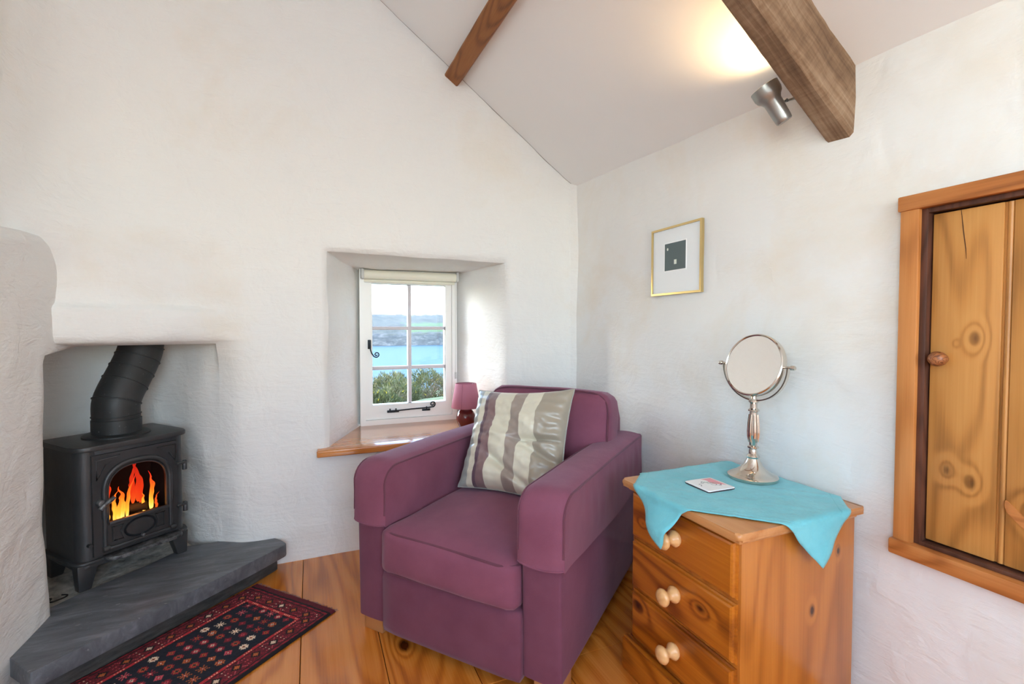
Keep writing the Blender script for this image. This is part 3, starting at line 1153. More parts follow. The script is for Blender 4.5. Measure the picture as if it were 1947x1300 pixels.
for args in ((0.86, 6.75, -0.16, 0.34, 0.34, 1, 'pale straggly gorse bush lowest on the bank, in front of open sea'),
             (1.25, 7.60, -0.26, 0.40, 0.46, 2, 'leafy gorse bush between the straggly bush and the dense dark one'),
             (1.95, 8.50, -0.24, 0.44, 0.50, 3, 'dense dark gorse bush above the pale grass'),
             (1.40, 9.45, -0.30, 0.42, 0.46, 4, 'rounded gorse bush furthest down the bank')):
    gorse(*args)

# ================================================================== FURNITURE AND THINGS
# ---- slate hearth
hearth = thing('hearth', 'dark grey slate hearth slab with a stepped plinth under the stove', 'hearth', (0, 0, 0))
hp = [(-0.205, 2.47), (-0.150, 2.418), (-0.108, 2.352), (-0.236, 2.226), (-0.45, 2.025), (-0.742, 1.742), (-0.845, 1.862), (-0.86, 2.12), (-0.79, 2.20),
      (-0.62, 2.37), (-0.52, 2.50), (-0.40, 2.50), (-0.33, 2.455)]
prism('slab', rounded(hp, [0.01, 0.02, 0.02, 0.0, 0, 0.006, 0.004, 0, 0, 0, 0, 0, 0], 3), 0.069, 0.125, M_slate, hearth, 'Z', 0.005, 2)
pp = [(-0.18, 2.47), (-0.150, 2.378), (-0.26, 2.262), (-0.47, 2.065), (-0.735, 1.80), (-0.86, 1.92), (-0.86, 2.12), (-0.60, 2.40), (-0.35, 2.46)]
prism('plinth', rounded(pp, 0.012, 2), 0.0, 0.070, M_slate_d, hearth, 'Z', 0.004, 1)
mp_ = [(-0.855, 2.11), (-0.79, 2.20), (-0.62, 2.37), (-0.50, 2.53), (-0.58, 2.64), (-0.70, 2.73), (-0.82, 2.75), (-0.95, 2.70), (-1.05, 2.53), (-1.08, 2.38), (-1.04, 2.23), (-0.97, 2.13)]
verts = [(-0.78, 2.44, 0.112)]
faces = []
rings_ = 8
for k in range(1, rings_ + 1):
    for p in mp_:
        t = k / rings_
        x, y = -0.78 + (p[0] + 0.78) * t, 2.44 + (p[1] - 2.44) * t
        verts.append((x, y, 0.110 + 0.012 * fbm(x * 25, y * 25, 1) - (0.0 if k < rings_ else 0.0)))
nm = len(mp_)
for i in range(nm):
    faces.append((0, 1 + i, 1 + (i + 1) % nm))
for k in range(rings_ - 1):
    for i in range(nm):
        j = (i + 1) % nm
        faces.append((1 + k * nm + i, 1 + (k + 1) * nm + i, 1 + (k + 1) * nm + j, 1 + k * nm + j))
mesh('mortar_bed', verts, faces, M_mortar, hearth, True)

# ---- wood burning stove
SO, SA = (-0.796, 2.194, 0.1255), R(40)
stove = thing('wood_stove', 'black cast iron wood stove with arched glass door and bent flue', 'stove', SO, SA)
def cpoly(x0, x1, y0, y1, r, t, gap0, gap1):
    out_ = [(gap0, y0), (x0 + r, y0)]
    for k in range(1, 7):
        a = R(-90 - 15 * k)
        out_.append((x0 + r + r * math.cos(a), y0 + r + r * math.sin(a)))
    out_ += [(x0, y1), (x1, y1), (x1, y0 + r)]
    for k in range(1, 7):
        a = R(0 - 15 * k)
        out_.append((x1 - r + r * math.cos(a), y0 + r + r * math.sin(a)))
    out_ += [(gap1, y0), (gap1, y0 + t), (x1 - r, y0 + t), (x1 - t, y0 + r), (x1 - t, y1 - t), (x0 + t, y1 - t), (x0 + t, y0 + r), (x0 + r, y0 + t), (gap0, y0 + t)]
    return out_
body = prism('body', cpoly(0.005, 0.377, 0.0, 0.265, 0.042, 0.02, 0.060, 0.322), 0.100, 0.517, M_cast, stove, 'Z')
box('firebox_floor', 0.02, 0.362, 0.01, 0.25, 0.155, 0.175, M_soot, stove, 0)
box('firebox_lining', 0.03, 0.352, 0.225, 0.243, 0.17, 0.515, M_soot, stove, 0)
box('lower_front', 0.05, 0.33, 0.002, 0.02, 0.10, 0.2, M_cast, stove, 0.001)
box('upper_front', 0.05, 0.33, 0.002, 0.02, 0.46, 0.517, M_cast, stove, 0.001)
def dplan(x0, x1, y0, y1, r):
    return rounded([(x0, y1), (x0, y0), (x1, y0), (x1, y1)], [0.006, r, r, 0.006], 7)
prism('top_plate', dplan(-0.006, 0.388, -0.022, 0.285, 0.06), 0.516, 0.535, M_cast, stove, 'Z', 0.005, 3)
prism('base_rim', dplan(-0.008, 0.390, -0.012, 0.275, 0.05), 0.094, 0.107, M_cast, stove, 'Z', 0.005, 3)
prism('base_plate', dplan(0.0, 0.382, -0.004, 0.268, 0.045), 0.080, 0.096, M_cast, stove, 'Z', 0.002, 1)
for lx, ly, sx, sy in ((0.0, 0.0, 1, 1), (0.382, 0.0, -1, 1), (0.0, 0.268, 1, -1), (0.382, 0.268, -1, -1)):
    bm = bmesh.new()
    top = [(lx, ly), (lx + sx * 0.068, ly), (lx + sx * 0.068, ly + sy * 0.05), (lx, ly + sy * 0.05)]
    bot = [(lx + sx * 0.004, ly + sy * 0.002), (lx + sx * 0.042, ly + sy * 0.002), (lx + sx * 0.042, ly + sy * 0.036), (lx + sx * 0.004, ly + sy * 0.036)]
    a = [bm.verts.new((*p, 0.097)) for p in top]
    b = [bm.verts.new((*p, 0.0)) for p in bot]
    bm.faces.new(a)
    bm.faces.new(b)
    for i in range(4):
        bm.faces.new((a[i], a[(i + 1) % 4], b[(i + 1) % 4], b[i]))
    bmesh.ops.recalc_face_normals(bm, faces=bm.faces)
    bmesh.ops.bevel(bm, geom=list(bm.edges), offset=0.004, segments=2, profile=0.5, affect='EDGES')
    from_bm('leg', bm, M_cast, stove)
# door with an arched opening
def arch(cx, hw, z0, zs_, ztop, n=28, r=0.012):
    pts = [(cx - hw, z0)]
    for k in range(6):
        pts.append((cx - hw + 2 * hw * (k + 1) / 7, z0))
    pts.append((cx + hw, z0))
    pts += [(cx + hw, z0 + (zs_ - z0) * (k + 1) / 4) for k in range(3)]
    for k in range(n + 1):
        a = PI * k / n
        c, s_ = math.cos(a), math.sin(a)
        pts.append((cx + hw * math.copysign(abs(c) ** 0.8, c), zs_ + (ztop - zs_) * abs(s_) ** 0.85))
    pts += [(cx - hw, zs_ - (zs_ - z0) * (k + 1) / 4) for k in range(3)]
    return pts
inner = arch(0.194, 0.101, 0.232, 0.345, 0.440)
def rect_match(pts, x0, x1, z0, z1):
    cx, cz = (x0 + x1) / 2, (z0 + z1) / 2
    out_ = []
    for (x, z) in pts:
        dx, dz = x - cx, z - cz
        if abs(dx) < 1e-9 and abs(dz) < 1e-9:
            dx = 1e-6
        t = min(((x1 - x0) / 2) / abs(dx) if abs(dx) > 1e-9 else 1e9, ((z1 - z0) / 2) / abs(dz) if abs(dz) > 1e-9 else 1e9)
        out_.append((cx + dx * t, cz + dz * t))
    # snap the nearest sample to each corner
    for (qx, qz) in ((x0, z0), (x1, z0), (x1, z1), (x0, z1)):
        i = min(range(len(out_)), key=lambda k: (out_[k][0] - qx) ** 2 + (out_[k][1] - qz) ** 2)
        out_[i] = (qx, qz)
    return out_
door = ring_plate('door', rect_match(inner, 0.046, 0.337, 0.118, 0.497), inner, -0.012, 0.003, M_cast, stove)
tube('arch_moulding', [(x, -0.013, z) for x, z in arch(0.194, 0.113, 0.222, 0.350, 0.454)[8:]], 0.0098, M_cast, door, 8)
tube('inner_moulding', [(x, -0.013, z) for x, z in arch(0.194, 0.102, 0.232, 0.346, 0.441)], 0.0042, M_cast, door, 6, True)
for sx in (-1, 1):
    px = 0.194 + sx * 0.113
    tube('side_moulding', [(px, -0.013, 0.34), (px, -0.013, 0.140)], 0.0075, M_cast, door, 8)
    tri = [(0.194 + sx * 0.136, 0.478), (0.194 + sx * 0.062, 0.484), (0.194 + sx * 0.104, 0.456), (0.194 + sx * 0.134, 0.405)]
    if sx > 0:
        tri = [(0.332, 0.482), (0.262, 0.482), (0.305, 0.456), (0.331, 0.412)]
    tube('corner_panel', [(x, -0.012, z) for x, z in tri], 0.0040, M_cast, door, 6, True)
box('sill_bar', 0.092, 0.300, -0.022, -0.008, 0.224, 0.236, M_cast, door, 0.003)
box('bottom_moulding', 0.076, 0.318, -0.024, -0.010, 0.128, 0.142, M_cast, door, 0.005)
for px in (0.082, 0.312):
    lathe('scroll', [(0, -0.012), (0.010, -0.010), (0.012, 0), (0.010, 0.010), (0, 0.012)], M_cast, door, 12, 'X', (px, -0.018, 0.138))
tube('lower_panel', [(x, -0.012, z) for x, z in ((0.106, 0.158), (0.106, 0.212), (0.140, 0.212), (0.132, 0.185), (0.140, 0.158))], 0.004, M_cast, door, 6, True)
tube('lower_panel', [(x, -0.012, z) for x, z in ((0.284, 0.158), (0.284, 0.212), (0.252, 0.212), (0.260, 0.185), (0.252, 0.158))], 0.004, M_cast, door, 6, True)
ov = [(0.197 + 0.052 * math.cos(2 * PI * k / 32), -0.014, 0.184 + 0.034 * math.sin(2 * PI * k / 32)) for k in range(32)]
boss = mesh('oval_boss', [(0.197, -0.018, 0.184)] + [(x, y, z) for x, y, z in ov] + [(x, -0.008, z) for x, y, z in ov],
            [(0, 1 + i, 1 + (i + 1) % 32) for i in range(32)] + [(1 + i, 33 + i, 33 + (i + 1) % 32, 1 + (i + 1) % 32) for i in range(32)], M_cast, door, True, 40)
tube('oval_ring', ov, 0.0042, M_iron, door, 6, True)
lathe('air_knob', [(0, -0.012), (0.006, -0.010), (0.007, 0), (0.004, 0.008), (0.004, 0.014)], M_castworn, door, 12, 'Y', (0.202, -0.018, 0.148))
box('glass', 0.088, 0.300, -0.0045, -0.0015, 0.226, 0.446, M_stoveglass, door, 0)
# handle and hinges
lathe('handle_boss', [(0, -0.022), (0.010, -0.020), (0.013, -0.010), (0.013, 0.0)], M_castworn, door, 16, 'Y', (0.066, -0.012, 0.318))
tube('door_handle', [(0.058, -0.036, 0.298), (0.066, -0.034, 0.306), (0.095, -0.036, 0.326), (0.104, -0.036, 0.333)], [0.008, 0.0085, 0.0085, 0.007], M_castworn, door, 10)
for z in (0.386, 0.207):
    hg = lathe('hinge', [(0, -0.020), (0.009, -0.020), (0.009, 0.016), (0.006, 0.020), (0, 0.020)], M_cast, stove, 14, 'Z', (0.366, -0.012, z))
    box('hinge_arm', 0.332, 0.368, -0.022, -0.010, z + 0.006, z + 0.017, M_cast, hg, 0.003)
lathe('door_catch', [(0, -0.018), (0.007, -0.018), (0.007, 0.0), (0, 0.0)], M_cast, stove, 10, 'Y', (0.036, 0.002, 0.165))
lip = rounded([(0.075, 0.0), (0.078, -0.04), (0.105, -0.062), (0.315, -0.062), (0.342, -0.04), (0.345, 0.0)], [0, 0.02, 0.02, 0.02, 0.02, 0], 4)
prism('ash_lip', lip, 0.098, 0.112, M_castworn, stove, 'Z', 0.006, 3)
# flue
PX, PY, PR = 0.196, 0.150, 0.080
lathe('flue_collar', [(0.112, 0.535), (0.112, 0.540), (0.104, 0.545), (PR + 0.003, 0.546), (PR + 0.003, 0.60), (PR, 0.602)], M_flue, stove, 40, 'Z', (PX, PY, 0))
fp = [(PX, PY, 0.54), (PX, PY, 0.60), (PX, PY, 0.660), (PX + 0.018, PY + 0.008, 0.705), (PX + 0.046, PY + 0.016, 0.755), (PX + 0.074, PY + 0.024, 0.805),
      (PX + 0.098, PY + 0.03, 0.855), (PX + 0.112, PY + 0.034, 0.905), (PX + 0.114, PY + 0.034, 0.99)]
flue = tube('flue_pipe', catmull(fp, 4), PR, M_flue, stove, 36)
cpts = [Vector(p) for p in catmull(fp, 4)]
def ring_at(i, rr=0.0025):
    c = cpts[i]
    t = (cpts[min(i + 1, len(cpts) - 1)] - cpts[max(i - 1, 0)]).normalized()
    a = t.cross(Vector((0, 1, 0))).normalized()
    b = t.cross(a)
    return [tuple(c + a * ((PR + 0.001) * math.cos(2 * PI * k / 36)) + b * ((PR + 0.001) * math.sin(2 * PI * k / 36))) for k in range(36)]
for i, rr in ((5, 0.0022), (9, 0.0034), (15, 0.0024), (19, 0.0024), (23, 0.0024), (27, 0.0026)):
    tube('seam_ring', ring_at(i), rr, M_flue, flue, 6, True)

# ---- the fire behind the glass
fire = thing('wood_fire', 'orange and red flames over charred logs inside the stove', 'fire', (SO[0], SO[1], SO[2] + 0.175), SA)
M_fl_red = flame_mat('red flame', [(0.0, (1.0, 0.16, 0.02, 1)), (0.5, (0.9, 0.05, 0.01, 1)), (1.0, (0.5, 0.015, 0.01, 1))], 1.2, 0.02, 0.26)
M_fl_or = flame_mat('orange flame', [(0.0, (1.0, 0.72, 0.22, 1)), (0.25, (1.0, 0.42, 0.04, 1)), (0.6, (1.0, 0.14, 0.01, 1)), (1.0, (0.7, 0.02, 0.01, 1))], 2.2, 0.02, 0.19)
def flame(x, y, z0, h, w, lean, mat, seed):
    verts, faces = [], []
    n, k = 20, 8
    for i in range(n + 1):
        t = i / n
        ww = w * (0.12 + t ** 0.6) * (1 - t) ** 1.15 * 2.0 + 0.0005
        cx = x + lean * t * t + 0.75 * w * math.sin(7 * t + seed) * t + 0.012 * fbm(seed, t * 5, 0) * t
        for q in range(k):
            a = 2 * PI * q / k
            verts.append((cx + ww * math.cos(a), y + 0.35 * ww * math.sin(a), z0 + h * t))
    for i in range(n):
        for q in range(k):
            w_ = (q + 1) % k
            faces.append((i * k + q, i * k + w_, (i + 1) * k + w_, (i + 1) * k + q))
    faces.append(tuple(range(k - 1, -1, -1)))
    mesh('flame', verts, faces, mat, fire, True)
for a in ((0.106, 0.05, 0.03, 0.20, 0.010, 0.024, M_fl_red, 1.0), (0.118, 0.07, 0.03, 0.16, 0.010, 0.014, M_fl_red, 2.3), (0.112, 0.045, 0.03, 0.10, 0.007, 0.010, M_fl_or, 0.2),
          (0.140, 0.055, 0.035, 0.12, 0.010, 0.006, M_fl_or, 0.4), (0.156, 0.05, 0.03, 0.14, 0.013, 0.004, M_fl_or, 3.1), (0.170, 0.06, 0.03, 0.11, 0.009, -0.004, M_fl_or, 4.4),
          (0.150, 0.045, 0.03, 0.07, 0.008, 0.004, M_fl_or, 1.9), (0.180, 0.05, 0.035, 0.17, 0.008, 0.030, M_fl_or, 1.7), (0.190, 0.07, 0.04, 0.13, 0.007, 0.016, M_fl_red, 2.9),
          (0.210, 0.07, 0.080, 0.175, 0.012, 0.004, M_fl_red, 0.9), (0.224, 0.06, 0.085, 0.185, 0.013, -0.006, M_fl_red, 5.0), (0.236, 0.06, 0.060, 0.16, 0.009, -0.010, M_fl_red, 3.3),
          (0.240, 0.05, 0.035, 0.085, 0.008, -0.008, M_fl_or, 2.0), (0.266, 0.05, 0.035, 0.17, 0.009, 0.000, M_fl_or, 3.9), (0.276, 0.065, 0.035, 0.14, 0.008, 0.006, M_fl_or, 2.8), (0.284, 0.05, 0.035, 0.07, 0.006, 0.003, M_fl_red, 0.5)):
    flame(*a)
for (x0, y0, x1, y1, z, r) in ((0.07, 0.10, 0.32, 0.12, 0.024, 0.024), (0.09, 0.06, 0.30, 0.05, 0.020, 0.020), (0.12, 0.14, 0.25, 0.05, 0.058, 0.018)):
    pts = [Vector((x0, y0, z)).lerp(Vector((x1, y1, z + 0.004)), k / 8) + Vector((0, 0, 0.004 * fbm(k, x0 * 9, 0))) for k in range(9)]
    tube('log', pts, [r * (1 + 0.15 * fbm(k * 1.3, y0 * 30, 2)) for k in range(9)], M_char, fire, 9)
light_fire = light('fire_glow', 'POINT', (0, 0, 0), (0, 0, 0), 0.35, (1.0, 0.36, 0.08), shadow_soft_size=0.03)
light_fire.parent = fire
light_fire.location = (0.19, 0.03, 0.09)

# bent wire lying on the mortar
tag(tube('bent_wire', catmull([(-0.905, 2.185, 0.128), (-0.872, 2.195, 0.126), (-0.870, 2.172, 0.126), (-0.855, 2.168, 0.126), (-0.832, 2.188, 0.126), (-0.83, 2.205, 0.126), (-0.848, 2.21, 0.127)], 4), 0.0028, M_wire, None, 6),
    'bent black wire lying on the mortar beside the stove', 'wire')

# ---- rug
RL, RW = 1.02, 0.452
rug_o, rug_a = (-0.224, 2.268, 0.0), R(222.0)
rug = thing('rug', 'dark red and navy patterned oriental rug in front of the hearth', 'rug', (rug_o[0], rug_o[1], 0.0), rug_a)
cell = 0.0042
nu, nv = int(RL / cell), int(RW / cell)
NAVY, RED, DRED, BRK, CRM, ORG, BLK = S(20, 24, 38), S(140, 28, 44), S(92, 18, 34), S(112, 28, 36), S(222, 196, 170), S(176, 92, 48), S(18, 12, 18)
PNK = S(190, 74, 84)
rr_ = random.Random(11)
grid_c = [[DRED] * nv for _ in range(nu)]
b1, b2, b3, b4 = 8, 18, 21, 26       # border band limits in knots
for i in range(nu):
    for j in range(nv):
        d = min(j, nv - 1 - j)
        di = min(i, nu - 1 - i)
        e = min(d, max(0, di - 6))
        if e < 2:
            c = BLK if di > 5 else DRED
        elif e < 4:
            c = RED if (i + j) % 9 < 6 else DRED
        elif e < 5:
            c = BLK
        elif e < 17:
            s_ = (i if d <= max(0, di - 6) else j)
            u = (s_ % 16) - 8
            w_ = e - 11
            if abs(u) + abs(w_) < 3:
                c = ORG if (s_ // 16) % 3 else CRM
            elif abs(u) + abs(w_) < 5:
                c = BLK
            elif abs(abs(u) - abs(w_)) < 1 and abs(u) < 6:
                c = PNK if (s_ // 16) % 2 else RED
            elif abs(u) == 7 and w_ % 4 == 0:
                c = PNK if (s_ // 16) % 3 else CRM
            else:
                c = DRED if rr_.random() < 0.6 else BRK
        elif e < 18:
            c = BLK
        elif e < 21:
            s_ = (i if d <= max(0, di - 6) else j)
            c = S(176, 40, 50)
            if e == 19 and s_ % 14 < 7 and s_ % 2 == 0:
                c = S(240, 190, 150)
        elif e < 22:
            c = BLK
        else:
            c = NAVY
        grid_c[i][j] = c
flower = ["..a.a..", ".aabaa.", "aabcbaa", ".bc.cb.", "aabcbaa", ".aabaa.", "..a.a.."]
lozenge = ["...a...", "..aaa..", ".aabaa.", "aabcbaa", ".aabaa.", "..aaa..", "...a..."]
star = ["a..a..a", ".a.a.a.", "..aba..", "aabcbaa", "..aba..", ".a.a.a.", "a..a..a"]
pal = [(RED, PNK, CRM), (S(150, 34, 40), ORG, NAVY), (CRM, S(236, 214, 190), ORG), (ORG, RED, CRM), (S(120, 26, 40), RED, PNK), (PNK, RED, CRM)]
row = 0
i = 27
while i < nu - 30:
    j = 25 + (5 if row % 2 else 0)
    while j < nv - 30:
        mot = (flower, lozenge, star)[rr_.randrange(3)]
        pa = pal[rr_.choice((0, 0, 1, 1, 2, 3, 4, 4, 5))]
        for a in range(7):
            for b in range(7):
                ch = mot[a][b]
                if ch != '.':
                    grid_c[i + a][j + b] = pa['abc'.index(ch)]
        j += 10
    i += 10
    row += 1
verts, faces, cols = [], [], []
for i in range(nu + 1):
    for j in range(nv + 1):
        x, y = i * cell, j * cell
        e = min(i, nu - i, j, nv - j)
        verts.append((x + 0.002 * fbm(y * 20, 0, 0), y + 0.003 * fbm(x * 6, 3, 0), (0.010 if e > 0 else 0.003) + 0.0012 * fbm(x * 120, y * 120, 0) + 0.003 * max(0, fbm(x * 5, y * 5, 2))))
for i in range(nu):
    for j in range(nv):
        a = i * (nv + 1) + j
        faces.append((a, a + nv + 1, a + nv + 2, a + 1))
        k_ = 0.8 + 0.4 * rr_.random()
        c = grid_c[i][j]
        cols.append((c[0] * k_, c[1] * k_, c[2] * k_))
M_rug = attr_mat('wool pile', 0.95, 0.5, 500)
M_fringe = plain('rug fringe cotton', S(150, 120, 116), 0.9)
rp = mesh('pile', verts, faces, M_rug, rug, True)
face_colors(rp.data, cols)
bm = bmesh.new()
add_box(bm, 0.001, RL - 0.004, 0.001, RW - 0.004, 0.0005, 0.004)
from_bm('backing', bm, M_rug, rug, False)
sv, sf = [], []
for k in range(110):
    y = RW * (k + rr_.random()) / 110
    ln = rr_.uniform(0.004, 0.016)
    v, f = tube_data([(0.002, y, 0.004), (-ln * 0.5, y + rr_.uniform(-.003, .003), 0.004), (-ln, y + rr_.uniform(-.005, .005), 0.0015)], 0.0009, 4)
    o = len(sv)
    sv += v
    sf += [tuple(o + q for q in g) for g in f]
tag(mesh('fringe', sv, sf, M_fringe, rug), kind='stuff')

# ---- armchair
ch = thing('armchair', 'plum purple fabric armchair with loose arm covers by the window', 'armchair', (0.145, 1.79, 0.0), R(-51))
AW, CW, CD = 0.132, 0.800, 0.995
def arm_profile(off, zlow, back, lowpts=None):
    top, rf = 0.612 + off, 0.075
    f = -off
    pts = [(f, zlow)]
    pts.append((f, top - rf))
    for k in range(1, 8):
        a = PI / 2 * k / 8
        pts.append((f + rf - rf * math.cos(a), top - rf + rf * math.sin(a)))
    pts += [(f + rf, top), (0.5, top + 0.003), (back, top - 0.004)]
    if lowpts:
        pts += lowpts
    else:
        pts.append((back, zlow))
    return pts
def arm_mesh(name, x0, x1, prof, mat, bevel, seg, wob=0.0, crown=0.0, top=0.6):
    bm = bmesh.new()
    nxs = 6
    cols_ = []
    for q in range(nxs + 1):
        x = x0 + (x1 - x0) * q / nxs
        t = 2 * q / nxs - 1
        col = []
        for (y, z) in prof:
            k = sstep(0.45, top, z)
            col.append(bm.verts.new((x, y - 0.004 * (1 - t * t) * (1 if y < 0.02 else 0), z + crown * (1 - t * t) * k)))
        cols_.append(col)
    n = len(prof)
    for q in range(nxs):
        for i in range(n):
            j = (i + 1) % n
            bm.faces.new((cols_[q][i], cols_[q + 1][i], cols_[q + 1][j], cols_[q][j]))
    f0 = bm.faces.new(list(reversed(cols_[0])))
    f1 = bm.faces.new(cols_[-1])
    es = [e for f in (f0, f1) for e in f.edges]
    bmesh.ops.bevel(bm, geom=es, offset=bevel, segments=seg, profile=0.5, affect='EDGES')
    return from_bm(name, bm, mat, ch, True, 40)
for side in (0, 1):
    x0, x1 = (0.004, AW - 0.004) if side == 0 else (CW - AW + 0.002, CW - 0.004)
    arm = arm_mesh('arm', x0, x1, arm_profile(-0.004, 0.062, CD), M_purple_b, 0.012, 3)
    # loose fitted cover over the arm: hem drops at the front and along the side
    n = 46
    prof_top = arm_profile(0.007, 0.41, 0.93)
    cv, cf = [], []
    rows = 9
    edge_pts = {0: [], 1: []}
    # build the cover as two draped sides and a band, over the outline of the arm
    out_line = prof_top[1:-1]
    dense = []
    for a, b in zip(out_line, out_line[1:]):
        k = max(1, int(math.hypot(b[0] - a[0], b[1] - a[1]) / 0.02))
        dense += [(a[0] + (b[0] - a[0]) * t / k, a[1] + (b[1] - a[1]) * t / k) for t in range(k)]
    dense.append(out_line[-1])
    nd = len(dense)
    bw = 10
    X0, X1 = x0 - 0.009, x1 + 0.009
    # band over the top: front hem rows first
    hem_front = [(-0.007 - 0.004 * (1 - t), 0.412 + (0.545 - 0.412) * t) for t in (0, 0.03, 0.25, 0.5, 0.75)]
    strip = hem_front + dense
    for i, (y, z) in enumerate(strip):
        for q in range(bw + 1):
            t = 2 * q / bw - 1
            k = sstep(0.5, 0.61, z)
            dz = 0.010 * (1 - t * t) * k
            dy = -0.006 * (1 - t * t) * (1 - k)
            if i < 2:
                z_ = z - 0.012 * (0.5 - 0.5 * t * (1 if side == 0 else 1)) * (1 if side == 1 else -1) * 0 - 0.006 * math.cos(PI * t / 2)
            else:
                z_ = z
            r_ = 0.006 * max(0, abs(t) - 0.8) / 0.2
            cv.append((X0 + (X1 - X0) * q / bw, y + dy + r_ * (1 - k), z_ + dz - r_ * k))
    ns = len(strip)
    for i in range(ns - 1):
        for q in range(bw):
            a = i * (bw + 1) + q
            cf.append((a, a + 1, a + bw + 2, a + bw + 1))
    # sides
    for sd in (0, 1):
        col0 = [i * (bw + 1) + (0 if sd == 0 else bw) for i in range(ns)]
        prev = col0
        outward = -1 if sd == 0 else 1
        for k in range(1, rows + 1):
            t = k / rows
            cur = []
            for i, (y, z) in enumerate(strip):
                px, py, pz = cv[col0[i]]
                zl = 0.406 + 0.006 * math.sin(y * 9) - (0.012 if y > 0.05 else 0.0) * sstep(0.02, 0.2, y)
                yy = py
                if i < len(hem_front) + 8:
                    # fan the front columns back from the rounded corner
                    yy = py
                zt = pz + (zl - pz) * t
                xx = px + outward * (0.004 * t + (0.006 * fbm(y * 26, side * 5 + sd, t * 1.5) + 0.003) * math.sin(PI * min(1, t * 1.1)) * sstep(0.05, 0.2, y))
                cur.append(len(cv))
                cv.append((xx, yy, zt))
            for i in range(ns - 1):
                cf.append((prev[i], prev[i + 1], cur[i + 1], cur[i]))
            prev = cur
    cover = mesh('arm_cover', cv, cf, M_purple, ch, True, 55)
    for q in (0, bw):
        tube('piping', [cv[i * (bw + 1) + q] for i in range(2, ns)], 0.0036, M_purple_d, cover, 6)
    # hem line: small rolled edge
    hem = [cv[q] for q in range(bw + 1)]
    tube('hem', hem, 0.003, M_purple, cover, 6)
# body of the chair
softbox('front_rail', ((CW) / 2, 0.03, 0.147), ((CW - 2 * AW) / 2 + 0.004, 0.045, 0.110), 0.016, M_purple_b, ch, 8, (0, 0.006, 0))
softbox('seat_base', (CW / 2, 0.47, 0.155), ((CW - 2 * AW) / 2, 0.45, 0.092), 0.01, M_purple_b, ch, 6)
softbox('back_frame', (CW / 2 - 0.005, 0.925, 0.40), (0.305, 0.068, 0.335), 0.035, M_purple, ch, 10, (0, 0.008, 0.006))
# seat cushion with piping
SC = (CW / 2 - 0.002, 0.335, 0.332)
SS = (0.266, 0.365, 0.080)
sbm = softbox_data(SC, SS, 0.030, 14, (0, 0.020, 0.028), 0.004, 3.0)
for v in sbm.verts:
    x, y = v.co.x - SC[0], v.co.y - SC[1]
    if v.co.z > SC[2]:
        # folds running to the right front corner
        d = (x - 0.12) * 0.6 + (y + 0.2)
        v.co.z += 0.006 * math.sin(d * 42) * math.exp(-((x - 0.14) ** 2 + (y + 0.16) ** 2) / 0.02)
        v.co.z -= 0.012 * sstep(0.05, 0.26, x) * sstep(-0.1, -0.35, y)
seat = from_bm('seat_cushion', sbm, M_purple, ch, True, 80)
def cushion_piping(z, crown_z, r=0.005):
    pts = []
    for k in range(64):
        a = 2 * PI * k / 64
        c, s_ = math.cos(a), math.sin(a)
        p = 0.16
        x = SS[0] * math.copysign(abs(c) ** p, c) * 0.985
        y = SS[1] * math.copysign(abs(s_) ** p, s_) * 0.985
        ux, uy = x / SS[0], y / SS[1]
        pts.append((SC[0] + x, SC[1] + y + 0.020 * (1 - ux * ux) * (-1 if y < 0 else 1) * (1 - z * z), SC[2] + z * (SS[2] - 0.006) - (0.012 * sstep(0.05, 0.26, x) * sstep(-0.1, -0.35, y) if z > 0 else 0)))
    return pts
tube('piping', cushion_piping(0.92, 0), 0.0048, M_purple_d, seat, 6, True)
tube('piping', cushion_piping(-0.92, 0), 0.0042, M_purple_d, seat, 6, True)
# back cushion, leaning
bbm = softbox_data((0, 0, 0), (0.292, 0.095, 0.215), 0.05, 12, (0.004, 0.022, 0.010), 0.004, 8.0)
for v in bbm.verts:
    if v.co.z > 0.1:
        v.co.x *= 1 - 0.35 * max(0, (v.co.z - 0.14)) * (abs(v.co.x) / 0.29) ** 3
bc = from_bm('back_cushion', bbm, M_purple, ch, True, 80)
bc.location = (0.438, 0.745, 0.605)
bc.rotation_euler = (R(-9), 0, 0)
pts = []
for k in range(60):
    a = 2 * PI * k / 60
    c, s_ = math.cos(a), math.sin(a)
    pts.append((0.288 * math.copysign(abs(c) ** 0.32, c), -0.078, 0.213 * math.copysign(abs(s_) ** 0.32, s_)))
tube('piping', pts, 0.0042, M_purple_d, bc, 6, True)
for fx, fy in ((0.012, 0.022), (CW - 0.10, 0.022), (0.012, 0.88), (CW - 0.10, 0.88)):
    box('foot', fx, fx + 0.088, fy, fy + 0.085, 0.0, 0.072, M_foot, ch, 0.003)

# ---- striped satin cushion on the armchair
m = NT('striped satin')
uvn = m.n('ShaderNodeUVMap', uv_map='UVMap')
sp = m.n('ShaderNodeSeparateXYZ')
m.l(uvn.outputs[0], sp.inputs[0])
stops = [(0.0, S(150, 154, 148)), (0.10, S(208, 202, 182)), (0.165, S(92, 70, 82)), (0.205, S(126, 100, 100)), (0.295, S(208, 202, 182)), (0.475, S(150, 136, 126)), (0.587, S(212, 206, 186)), (0.75, S(156, 146, 130))]
m.base(m.ramp(sp.outputs[0], stops, 'CONSTANT'))
m.set(Roughness=0.30)
m.p.inputs['Specular IOR Level'].default_value = 0.75
m.p.inputs['Sheen Weight'].default_value = 0.25
m.bump(m.noise(m.coord('Object', (8, 8, 260)), 1.0, 3, 0.6), 0.06, 0.002)
M_satin = m.m
cu = tag(empty('scatter_cushion', (0.145, 1.79, 0.0), R(-51)), 'satin cushion with cream, taupe and plum stripes on the armchair seat', 'cushion')
